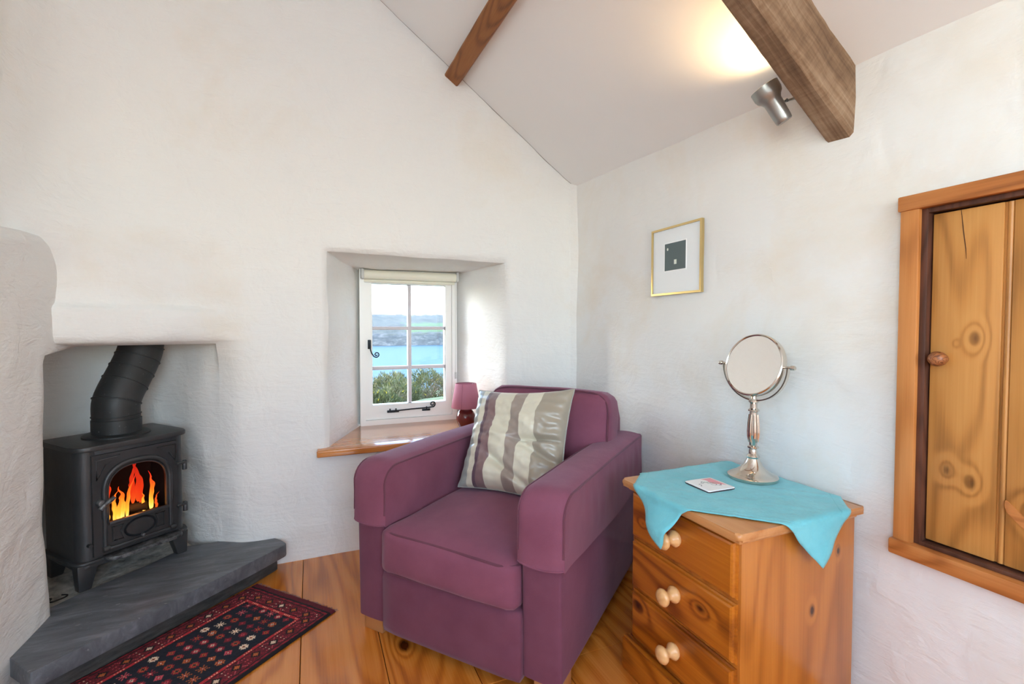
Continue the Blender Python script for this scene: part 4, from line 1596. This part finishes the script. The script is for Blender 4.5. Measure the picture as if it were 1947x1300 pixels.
TL, TR, BL_, BR_ = Vector((0.150, 0.600, 0.815)), Vector((0.615, 0.585, 0.850)), Vector((0.178, 0.385, 0.438)), Vector((0.640, 0.40, 0.425))
n = 72
nrm_c = (TR - TL).cross(TL - BL_).normalized()
if nrm_c.y > 0:
    nrm_c = -nrm_c
verts, faces, uvs = [], [], []
for sd in (1, -1):
    for j in range(n + 1):
        for i in range(n + 1):
            u, v = i / n, j / n
            a, b = 2 * u - 1, 2 * v - 1
            uu = 0.5 + 0.5 * a * (1 - 0.085 * (1 - b * b))
            vv = 0.5 + 0.5 * b * (1 - 0.085 * (1 - a * a))
            p = (BL_ * (1 - uu) + BR_ * uu) * (1 - vv) + (TL * (1 - uu) + TR * uu) * vv
            th = 0.072 * ((1 - a ** 4) * (1 - b ** 4)) ** 0.55
            # pinched creases
            cr = 0.020 * fbm(u * 3.2, v * 5.0, 2.0) + 0.010 * fbm(u * 7 + v * 3, v * 11, 5.0) + 0.004 * fbm(u * 20, v * 26, 1.0)
            cr -= 0.040 * math.exp(-((v - 0.50 - 0.05 * (u - 0.7)) / 0.022) ** 2) * sstep(0.40, 0.75, u)
            cr -= 0.026 * math.exp(-((v - 0.40 + 0.45 * (u - 0.75)) / 0.035) ** 2) * sstep(0.5, 0.7, u)
            cr -= 0.026 * math.exp(-((v - 0.22 + 0.55 * (u - 0.45)) / 0.04) ** 2) * sstep(0.2, 0.4, u) * (1 - sstep(0.65, 0.8, u))
            cr += 0.008 * math.sin(v * 70 + 6 * u) * math.exp(-((u - 0.98) / 0.10) ** 2) + 0.008 * math.sin(v * 60 - 5 * u) * math.exp(-(u / 0.10) ** 2) + 0.006 * math.sin(u * 60) * math.exp(-(v / 0.08) ** 2)
            edge = (1 - a ** 6) * (1 - b ** 6)
            off = sd * th + (cr * (edge if sd > 0 else 0.0))
            verts.append(tuple(p + nrm_c * (off + (0.004 * fbm(u * 14, v * 14, 3) if edge < 0.02 else 0))))
            uvs.append((u, v))
N1 = (n + 1) * (n + 1)
for s_ in (0, 1):
    for j in range(n):
        for i in range(n):
            a = s_ * N1 + j * (n + 1) + i
            q = (a, a + 1, a + n + 2, a + n + 1)
            faces.append(q if s_ == 0 else tuple(reversed(q)))
co = mesh('cushion_cover', verts, faces, M_satin, cu, True)
uvl = co.data.uv_layers.new(name='UVMap')
for lp in co.data.loops:
    uvl.data[lp.index].uv = uvs[lp.vertex_index]
seam = []
for i in range(n):
    seam.append(verts[i])
for j in range(n):
    seam.append(verts[j * (n + 1) + n])
for i in range(n, 0, -1):
    seam.append(verts[n * (n + 1) + i])
for j in range(n, 0, -1):
    seam.append(verts[j * (n + 1)])
tube('seam', seam, 0.0022, M_satin, cu, 5, True)

# ---- chest of drawers
cs = thing('chest_of_drawers', 'honey pine three drawer bedside chest with round knobs', 'chest', (0, 0, 0))
CX0, CX1, DY0, DY1 = 0.945, 1.368, 0.822, 1.238
box('carcass', CX0, CX1, DY0, DY1, 0.10, 0.597, M_chest, cs, 0.003)
bm = bmesh.new()
pl = [(CX0 - 0.032, DY0 - 0.02), (CX1 + 0.006, DY0 - 0.02), (CX1 + 0.006, DY1 + 0.022), (CX0 - 0.032, DY1 + 0.022)]
prism('top_board', rounded(pl, [0.012, 0.004, 0.004, 0.012], 4), 0.597, 0.617, M_chesttop, cs, 'Z', 0.009, 4)
prism('cornice', rounded([(CX0 - 0.014, DY0 - 0.006), (CX1, DY0 - 0.006), (CX1, DY1 + 0.008), (CX0 - 0.014, DY1 + 0.008)], 0.004, 2), 0.583, 0.599, M_chesttop, cs, 'Z', 0.004, 2)
box('plinth', CX0 - 0.026, CX1, DY0 - 0.001, DY1 + 0.022, 0.0, 0.100, M_drawer[2], cs, 0.005)
box('plinth_cap', CX0 - 0.022, CX0 + 0.0, DY0, DY1 + 0.018, 0.099, 0.106, M_drawer[1], cs, 0.003)
for i, (z0, z1) in enumerate(((0.441, 0.585), (0.280, 0.430), (0.118, 0.270))):
    dr = thing('drawer', None, None, (0, 0, 0)) if False else None
    bm = bmesh.new()
    y0, y1 = DY0 + 0.008, DY1 - 0.010
    xb, xf, ins = CX0 + 0.004, CX0 - 0.016, 0.010
    # drawer front with a moulded edge
    loops = [(xb, 0.0), (CX0 - 0.004, 0.0), (CX0 - 0.0065, 0.0045), (CX0 - 0.013, 0.006), (xf, 0.011)]
    vv = []
    for (x, d) in loops:
        vv.append([bm.verts.new((x, y0 + d, z0 + d)), bm.verts.new((x, y1 - d, z0 + d)), bm.verts.new((x, y1 - d, z1 - d)), bm.verts.new((x, y0 + d, z1 - d))])
    for a, b in zip(vv, vv[1:]):
        for k in range(4):
            bm.faces.new((a[k], a[(k + 1) % 4], b[(k + 1) % 4], b[k]))
    bm.faces.new(vv[-1])
    bm.faces.new(list(reversed(vv[0])))
    d_ = from_bm('drawer', bm, M_drawer[i], cs, True, 25)
    prof = [(0.0, -0.052), (0.009, -0.0515), (0.0165, -0.048), (0.0195, -0.042), (0.0175, -0.036), (0.012, -0.031), (0.0095, -0.026), (0.0105, -0.019), (0.0165, -0.012), (0.0185, -0.008), (0.0175, -0.003), (0.015, 0.002), (0, 0.002)]
    prof = [(r_ * 1.25, z_ * 1.1) for r_, z_ in prof]
    lathe('knob', prof, M_knob, d_, 28, 'X', (xf, (DY0 + DY1) / 2 - 0.004, (z0 + z1) / 2 + 0.002), 60)

# ---- turquoise cloth draped diagonally over the chest
m = NT('turquoise cotton')
_v = m.coord('Object')
_n = m.noise(_v, 7, 4, 0.6)
m.base(m.ramp(_n, [(0.3, S(98, 180, 192)), (0.7, S(118, 196, 206))]))
m.set(Roughness=0.85)
m.p.inputs['Sheen Weight'].default_value = 0.2
_b = m.bump(m.noise(_v, 22, 4, 0.6), 0.6, 0.008)
m.bump(m.noise(_v, 600, 2, 0.5), 0.25, 0.001, _b)
M_cloth = m.m
TX0, TX1, TY0, TY1, TZ = CX0 - 0.032, CX1 + 0.006, DY0 - 0.02, DY1 + 0.022, 0.617
ccx, ccy, half = 1.185, 1.066, 0.276
n = 70
verts, faces = [], []
def drape(x, y):
    z = TZ + 0.0022
    def fold(over):
        r = 0.008
        if over <= 0:
            return 0.0, 0.0
        arc = r * PI / 2
        if over < arc:
            a = over / r
            return r * math.sin(a), r * (1 - math.cos(a))
        return r, r + (over - arc)
    ex = TX0 - x
    if ex > 0:
        o, d = fold(ex)
        k = min(1, d / 0.1)
        y -= 0.80 * max(0.0, d - 0.015)
        x = TX0 - o - 0.004 - k * (0.004 + 0.006 * math.sin((y - 1.03) * 38)) - 0.048 * math.exp(-((y - 1.01) / 0.09) ** 2) * sstep(0.015, 0.07, d)
        z -= d
    ex = x - TX1
    if ex > 0 and x > TX1:
        o, d = fold(ex)
        x = TX1 + o + 0.002
        z -= d
    ey = TY0 - y
    if ey > 0:
        o, d = fold(ey)
        k = min(1, d / 0.1)
        y = TY0 - o - 0.004 - k * (0.004 + 0.009 * math.sin((x - 1.16) * 36 + 0.6))
        z -= d
    ey = y - TY1
    if ey > 0 and y > TY1:
        o, d = fold(ey)
        y = TY1 + o + 0.004
        z -= d
    return x, y, z
ca, sa = math.cos(R(45 - 2)), math.sin(R(45 - 2))
for j in range(n + 1):
    for i in range(n + 1):
        a, b = (2 * i / n - 1) * half, (2 * j / n - 1) * half
        a += 0.002 * fbm(b * 30, i == 0, 2) * (1 if i in (0, n) else 0)
        x, y = ccx + a * ca - b * sa, ccy + a * sa + b * ca
        X, Y, Z = drape(x, y)
        # ironed-in fold lines and soft ripples
        cre = 0.0016 * math.exp(-(a / 0.006) ** 2) + 0.0016 * math.exp(-(b / 0.006) ** 2) + 0.0014 * math.exp(-((abs(a) - half / 2) / 0.006) ** 2) + 0.0014 * math.exp(-((abs(b) - half / 2) / 0.006) ** 2)
        Z += cre + 0.0012 * (fbm(x * 25, y * 25, 0) + 1)
        X += 0.0025 * fbm(Z * 25, y * 25, 3) if X < TX0 else 0
        Y += 0.0025 * fbm(Z * 25, x * 25, 6) if Y < TY0 else 0
        verts.append((X, Y, Z))
for j in range(n):
    for i in range(n):
        q = j * (n + 1) + i
        faces.append((q, q + 1, q + n + 2, q + n + 1))
clo = mesh('table_cloth', verts, faces, M_cloth, None, True)
sd_ = clo.modifiers.new('thickness', 'SOLIDIFY')
sd_.thickness = 0.0014
sd_.offset = 1.0
hm = []
for t in range(n + 1):
    hm.append(t * (n + 1) + 3)
for edge in ([3 * (n + 1) + q for q in range(3, n - 2)], [(n - 3) * (n + 1) + q for q in range(3, n - 2)],
             [q * (n + 1) + 3 for q in range(3, n - 2)], [q * (n + 1) + n - 3 for q in range(3, n - 2)]):
    tube('hem_stitch', [(verts[q][0], verts[q][1], verts[q][2] + 0.0012) for q in edge], 0.0009, M_cloth, clo, 5)
tag(clo, 'turquoise cotton cloth draped cornerwise over the pine chest', 'cloth')

# ---- coaster with a printed sketch
CTOP = 0.6225
cos_o = thing('coaster', 'white square coaster with a pink corner and line drawing on the cloth', 'coaster', (1.103, 1.079, CTOP), R(-2))
hs = 0.0505
cp = rounded([(-hs, -hs), (hs, -hs), (hs, hs), (-hs, hs)], 0.007, 5)
prism('cork_base', cp, 0.0, 0.0035, plain('dark cork', S(58, 38, 42), 0.9), cos_o, 'Z', 0.0005, 1)
n = 66
segs = []
def seg_path(pts, col):
    pts = catmull([(p[0], p[1], 0) for p in pts], 10)
    for a, b in zip(pts, pts[1:]):
        segs.append((a.x, a.y, b.x, b.y, col))
INK, INKG, INKR = S(86, 84, 96), S(150, 178, 160), S(176, 110, 124)
seg_path([(0.10, 0.42), (0.18, 0.52), (0.16, 0.60), (0.30, 0.62), (0.42, 0.66)], INK)
seg_path([(0.34, 0.70), (0.44, 0.78), (0.50, 0.68), (0.60, 0.66), (0.68, 0.58), (0.78, 0.56), (0.86, 0.44)], INK)
seg_path([(0.40, 0.74), (0.52, 0.72), (0.64, 0.64), (0.80, 0.50)], INKG)
seg_path([(0.38, 0.70), (0.48, 0.64), (0.58, 0.60), (0.74, 0.50)], INKG)
seg_path([(0.52, 0.46), (0.58, 0.36), (0.66, 0.34), (0.72, 0.30), (0.80, 0.34), (0.88, 0.40)], INK)
seg_path([(0.46, 0.56), (0.60, 0.50), (0.70, 0.42), (0.66, 0.36)], INK)
seg_path([(0.70, 0.26), (0.78, 0.28), (0.84, 0.36)], INKR)
def near(u, v):
    best = None
    for (x0, y0, x1, y1, c) in segs:
        dx, dy = x1 - x0, y1 - y0
        L2 = dx * dx + dy * dy + 1e-12
        t = max(0, min(1, ((u - x0) * dx + (v - y0) * dy) / L2))
        d = math.hypot(u - x0 - t * dx, v - y0 - t * dy)
        if d < 0.011:
            return c
    return best
verts, faces, cols = [], [], []
for j in range(n + 1):
    for i in range(n + 1):
        verts.append(((2 * i / n - 1) * (hs - 0.004), (2 * j / n - 1) * (hs - 0.004), 0.00585))
for j in range(n):
    for i in range(n):
        q = j * (n + 1) + i
        faces.append((q, q + 1, q + n + 2, q + n + 1))
        u, v = (i + .5) / n, (j + .5) / n
        c = near(u, v)
        if c is None:
            c = S(240, 240, 238)
            if u + 0.55 * v > 1.02 + 0.10 * math.sin(9 * v) and 0.03 < v < 0.97 and u < 0.97 and u > 0.50 + 0.06 * math.sin(14 * v):
                c = S(232, 150, 158)
        cols.append(c)
prism('board', cp, 0.003, 0.0056, plain('glazed white board', S(242, 240, 240), 0.2), cos_o, 'Z', 0.0008, 2)
pr = mesh('print', verts, faces, attr_mat('coaster print', 0.25), cos_o)
face_colors(pr.data, cols)

# ---- pedestal mirror
MB = (1.290, 1.085, CTOP - 0.001)
mir = thing('pedestal_mirror', 'round nickel pedestal mirror standing on the turquoise cloth', 'mirror', MB, R(-86))
lathe('base', [(0, 0.0), (0.072, 0.0), (0.074, 0.003), (0.074, 0.010), (0.070, 0.013), (0.062, 0.017), (0.050, 0.023), (0.038, 0.032), (0.028, 0.044), (0.021, 0.058), (0.018, 0.066), (0, 0.066)], M_chrome, mir, 48, 'Z', (0, 0, 0), 30)
stem_prof = [(0, 0.064), (0.018, 0.064), (0.0195, 0.070), (0.017, 0.075), (0.013, 0.079), (0.0125, 0.088), (0.011, 0.094), (0.0165, 0.098), (0.0165, 0.102), (0.011, 0.106),
             (0.012, 0.115), (0.0160, 0.135), (0.0165, 0.150), (0.0150, 0.175), (0.0120, 0.205), (0.0120, 0.212), (0.0165, 0.215), (0.0165, 0.219), (0.011, 0.224), (0.0105, 0.238), (0.0155, 0.244), (0.0155, 0.249), (0.009, 0.254), (0.0075, 0.268), (0, 0.268)]
stem = lathe('stem', stem_prof, M_chrome, mir, 32, 'Z', (0, 0, 0), 30)
for k in range(8):
    a = 2 * PI * k / 8
    tube('flute', [(r * math.cos(a), r * math.sin(a), z) for r, z in ((0.0118, 0.116), (0.0155, 0.135), (0.016, 0.150), (0.0146, 0.175), (0.0118, 0.204))], 0.0028, M_chrome, stem, 6)
MZ, MR = 0.360, 0.099
yoke = [((MR + 0.012) * math.cos(R(a)), 0, MZ + (MR + 0.012) * math.sin(R(a))) for a in range(-180, 1, 6)]
v, f = [], []
for (x, y, z) in yoke:
    d = Vector((x, 0, z - MZ)).normalized()
    for (aa, bb) in ((-0.002, -0.006), (0.002, -0.006), (0.002, 0.006), (-0.002, 0.006)):
        v.append((x + d.x * aa, bb, z + d.z * aa))
for i in range(len(yoke) - 1):
    for q in range(4):
        w = (q + 1) % 4
        f.append((i * 4 + q, i * 4 + w, i * 4 + 4 + w, i * 4 + 4 + q))
mesh('yoke', v, f, M_chrome, mir, True, 40)
for sx in (-1, 1):
    lathe('pivot_knob', [(0, 0.020), (0.006, 0.020), (0.0072, 0.017), (0.0072, 0.008), (0.004, 0.006), (0.004, -0.012), (0, -0.012)] if sx > 0 else
          [(0, -0.020), (0.006, -0.020), (0.0072, -0.017), (0.0072, -0.008), (0.004, -0.006), (0.004, 0.012), (0, 0.012)], M_chrome, mir, 16, 'X', (sx * (MR + 0.012), 0, MZ))
head = lathe('mirror_rim', [(MR - 0.006, -0.010), (MR - 0.003, -0.012), (MR, -0.010), (MR + 0.001, 0), (MR, 0.010), (MR - 0.003, 0.012), (MR - 0.006, 0.010)], M_chrome, mir, 64, 'Y', (0, 0, 0), 50)
head.location = (0, 0, MZ)
head.rotation_euler = (R(-15), 0, 0)
for sgn in (-1, 1):
    pr_ = [(0, sgn * 0.008), (0.05, sgn * 0.0083), (MR - 0.005, sgn * 0.0092)]
    lathe('mirror_glass', pr_, M_mirror, head, 64, 'Y', (0, 0, 0), 60)

# ---- table lamp on the sill
lp = thing('table_lamp', 'small lamp with dusky pink shade and oxblood egg base on the sill', 'lamp', (0.822, 2.632, 0.522))
lathe('base', [(0, 0), (0.034, 0), (0.036, 0.004), (0.046, 0.018), (0.055, 0.040), (0.057, 0.060), (0.052, 0.080), (0.040, 0.098), (0.026, 0.110), (0.016, 0.116), (0, 0.117)], M_lampglaze, lp, 40, 'Z', (0, 0, 0), 60)
lathe('lamp_holder', [(0, 0.112), (0.013, 0.112), (0.013, 0.150), (0.010, 0.152), (0.010, 0.175), (0, 0.175)], M_brass, lp, 20)
shade = lathe('shade', [(0.083, 0.118), (0.0835, 0.117), (0.0845, 0.118), (0.0600, 0.256), (0.0590, 0.2565), (0.0585, 0.256), (0.083, 0.118)], M_shade, lp, 48, 'Z', (0, 0, 0), 60)
tube('shade_ring', [(0.0588 * math.cos(2 * PI * k / 32), 0.0588 * math.sin(2 * PI * k / 32), 0.2545) for k in range(32)], 0.0016, plain('shade ring', S(110, 80, 84), 0.5), shade, 6, True)
for k in range(3):
    a = R(30 + 120 * k)
    tube('shade_spoke', [(0.010 * math.cos(a), 0.010 * math.sin(a), 0.170), (0.0585 * math.cos(a), 0.0585 * math.sin(a), 0.252)], 0.0012, M_steel, shade, 5)
a = R(-125)
tube('shade_seam', [(0.0845 * math.cos(a), 0.0845 * math.sin(a), 0.119), (0.0602 * math.cos(a), 0.0602 * math.sin(a), 0.255)], 0.0011, plain('shade seam', S(150, 88, 108), 0.8), shade, 5)

# ---- framed picture on the right wall
pc = thing('framed_picture', 'small gilt framed print with wide white mount hanging between armchair and mirror', 'picture', (0, 0, 0))
PY0, PY1, PZ0, PZ1 = 1.432, 1.728, 1.240, 1.528
pxf = XR - 0.019
def wall_ring(name, y0, y1, z0, z1, t, xa, xb, mat, parent):
    outer = [(y0, z0), (y1, z0), (y1, z1), (y0, z1)]
    inner_ = [(y0 + t, z0 + t), (y1 - t, z0 + t), (y1 - t, z1 - t), (y0 + t, z1 - t)]
    bm = bmesh.new()
    V = {}
    for k, x in enumerate((xa, xb)):
        for nme, lst in (('o', outer), ('i', inner_)):
            V[k, nme] = [bm.verts.new((x, p[0], p[1])) for p in lst]
    for i in range(4):
        j = (i + 1) % 4
        bm.faces.new((V[0, 'o'][i], V[0, 'o'][j], V[0, 'i'][j], V[0, 'i'][i]))
        bm.faces.new((V[1, 'o'][i], V[1, 'o'][j], V[1, 'i'][j], V[1, 'i'][i]))
        bm.faces.new((V[0, 'o'][i], V[0, 'o'][j], V[1, 'o'][j], V[1, 'o'][i]))
        bm.faces.new((V[0, 'i'][i], V[0, 'i'][j], V[1, 'i'][j], V[1, 'i'][i]))
    return from_bm(name, bm, mat, parent, False)
wall_ring('frame', PY0, PY1, PZ0, PZ1, 0.0085, pxf, XR + 0.004, M_brass, pc)
box('mount', pxf + 0.006, XR - 0.006, PY0 + 0.004, PY1 - 0.004, PZ0 + 0.004, PZ1 - 0.004, M_mount, pc, 0)
prn = box('print', pxf + 0.0052, pxf + 0.0065, 1.521, 1.646, 1.343, 1.458, M_art, pc, 0)
wall_ring('bevel', 1.517, 1.650, 1.339, 1.462, 0.004, pxf + 0.0048, pxf + 0.0064, plain('mount bevel', S(248, 250, 252), 0.6), pc)
box('light_patch', pxf + 0.0046, pxf + 0.0054, 1.574, 1.588, 1.367, 1.386, M_artlight, prn, 0)
mo = [(1.628 + 0.0042 * math.cos(R(a)), 1.434 + 0.006 * math.sin(R(a))) for a in range(0, 360, 30)]
prism('moon', mo, pxf + 0.0046, pxf + 0.0054, M_artlight, prn, 'X')

# ---- wall cupboard in the right wall
cb = thing('wall_cupboard', 'knotty pine cupboard door in an orange pine frame set into the plaster wall', 'cupboard', (0, 0, 0))
fx0 = XR - 0.026
box('stile', fx0, XR + 0.006, 0.706, 0.747, 0.550, 1.398, M_cupframe, cb, 0.002)
box('stile', fx0, XR + 0.006, 0.232, 0.273, 0.550, 1.398, M_cupframe, cb, 0.002)
box('top_rail', fx0 - 0.004, XR + 0.006, 0.226, 0.752, 1.396, 1.434, M_cuprail, cb, 0.003)
box('bottom_rail', fx0 - 0.012, XR + 0.006, 0.226, 0.752, 0.512, 0.552, M_cuprail, cb, 0.005)
for y0, y1 in ((0.692, 0.708), (0.271, 0.287)):
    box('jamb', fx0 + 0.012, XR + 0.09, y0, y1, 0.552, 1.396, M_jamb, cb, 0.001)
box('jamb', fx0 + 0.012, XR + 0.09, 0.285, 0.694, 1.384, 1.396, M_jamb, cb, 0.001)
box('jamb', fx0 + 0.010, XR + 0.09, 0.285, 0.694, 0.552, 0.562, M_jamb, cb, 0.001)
dx0, dx1 = XR + 0.001, XR + 0.022
dr = empty('door', (0, 0, 0))
dr.parent = cb
for y0, y1 in ((0.557, 0.6885), (0.412, 0.5405), (0.290, 0.396)):
    box('board', dx0, dx1, y0, y1, 0.567, 1.380, M_cupdoor, dr, 0.002)
for y0 in (0.5485, 0.4040):
    box('groove_back', dx0 + 0.006, dx1, y0 - 0.009, y0 + 0.010, 0.567, 1.380, M_cupdoor, dr, 0)
    tube('bead', [(dx0 + 0.005, y0 - 0.0015, 0.568), (dx0 + 0.005, y0 - 0.0015, 1.379)], 0.0058, M_cupdoor, dr, 10)
lathe('knob', [(0, -0.040), (0.009, -0.0392), (0.0150, -0.035), (0.0185, -0.026), (0.0175, -0.016), (0.0125, -0.008), (0.012, 0.001), (0, 0.001)], M_turnknob, dr, 28, 'X', (dx0, 0.662, 1.024), 60)
M_crack = plain('dark split', S(70, 40, 22), 0.9)
tube('split', [(dx0 - 0.0002, 0.634, 1.379), (dx0 - 0.0002, 0.629, 1.33), (dx0 - 0.0002, 0.6235, 1.285), (dx0 - 0.0002, 0.622, 1.262)], [0.0006, 0.0011, 0.0009, 0.0003], M_crack, dr, 5)
# raised split knot on the second board
verts = []
kp = catmull([(0, 0.5395, 0.715), (0, 0.525, 0.703), (0, 0.51, 0.688), (0, 0.495, 0.676), (0, 0.495, 0.652), (0, 0.512, 0.664), (0, 0.53, 0.682), (0, 0.5395, 0.694)], 4, True)
prism('raised_knot', [(p.y, p.z) for p in kp], dx0 - 0.003, dx0 + 0.002, M_jamb if False else M_cuprail, dr, 'X', 0.001, 2)
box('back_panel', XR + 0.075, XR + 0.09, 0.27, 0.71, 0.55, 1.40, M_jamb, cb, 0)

# ---- spotlight clipped to the far side of the beam
pv = Vector((1.325, 1.030, 1.782))
spt = thing('spotlight', 'satin silver spotlight fixed to the oak beam, shining on the ceiling', 'spotlight', pv)
aim = Vector((-0.055, 0.030, 0.105)).normalized()
back = Vector((-0.028, 0.0, -0.018))
q = aim.to_track_quat('Z', 'X').to_matrix().to_4x4()
hd = lathe('lamp_head', [(0, -0.052), (0.020, -0.052), (0.0225, -0.049), (0.0235, -0.04), (0.0250, 0.018), (0.029, 0.026), (0.036, 0.034), (0.0395, 0.045), (0.0400, 0.068), (0.0385, 0.069), (0.0375, 0.067), (0.0365, 0.045), (0.028, 0.030), (0.022, 0.02), (0, 0.018)], M_spotgrey, spt, 40, 'Z', (0, 0, 0), 40)
hd.matrix_local = Matrix.Translation(back) @ q
M_bulb = NT('lit bulb')
M_bulb.t.nodes.remove(M_bulb.p)
_e = M_bulb.n('ShaderNodeEmission')
_e.inputs[0].default_value = (1.0, 0.80, 0.52, 1)
_e.inputs[1].default_value = 30.0
M_bulb.l(_e.outputs[0], M_bulb.out.inputs['Surface'])
bulb = lathe('bulb', [(0, 0.019), (0.012, 0.022), (0.020, 0.034), (0.022, 0.044), (0.018, 0.052), (0, 0.057)], M_bulb.m, hd, 20, 'Z')
lathe('pivot_screw', [(0, -0.012), (0.0055, -0.012), (0.0055, 0.012), (0, 0.012)], M_steel, spt, 14, 'Y', (0, -0.004, 0))
tube('bracket_arm', [(0, 0, 0), (0.03, -0.022, 0.010), (0.060, -0.055, 0.020)], 0.0045, M_steel, spt, 8)
box('bracket_ear', -0.016, 0.004, -0.007, 0.003, -0.010, 0.006, M_steel, spt, 0.002)
lathe('fixing_plate', [(0, 0.0), (0.024, 0.0), (0.024, 0.010), (0, 0.012)], M_spotgrey, spt, 24, 'Y', (0.062, -0.068, 0.021))
sl = light('spot_beam', 'SPOT', (0, 0, 0), (0, 0, 0), 7.0, (1.0, 0.66, 0.32), spot_size=R(125), spot_blend=0.7, shadow_soft_size=0.02)
sl.parent = hd
sl.location = (0, 0, 0.060)
sl.rotation_euler = (PI, 0, 0)
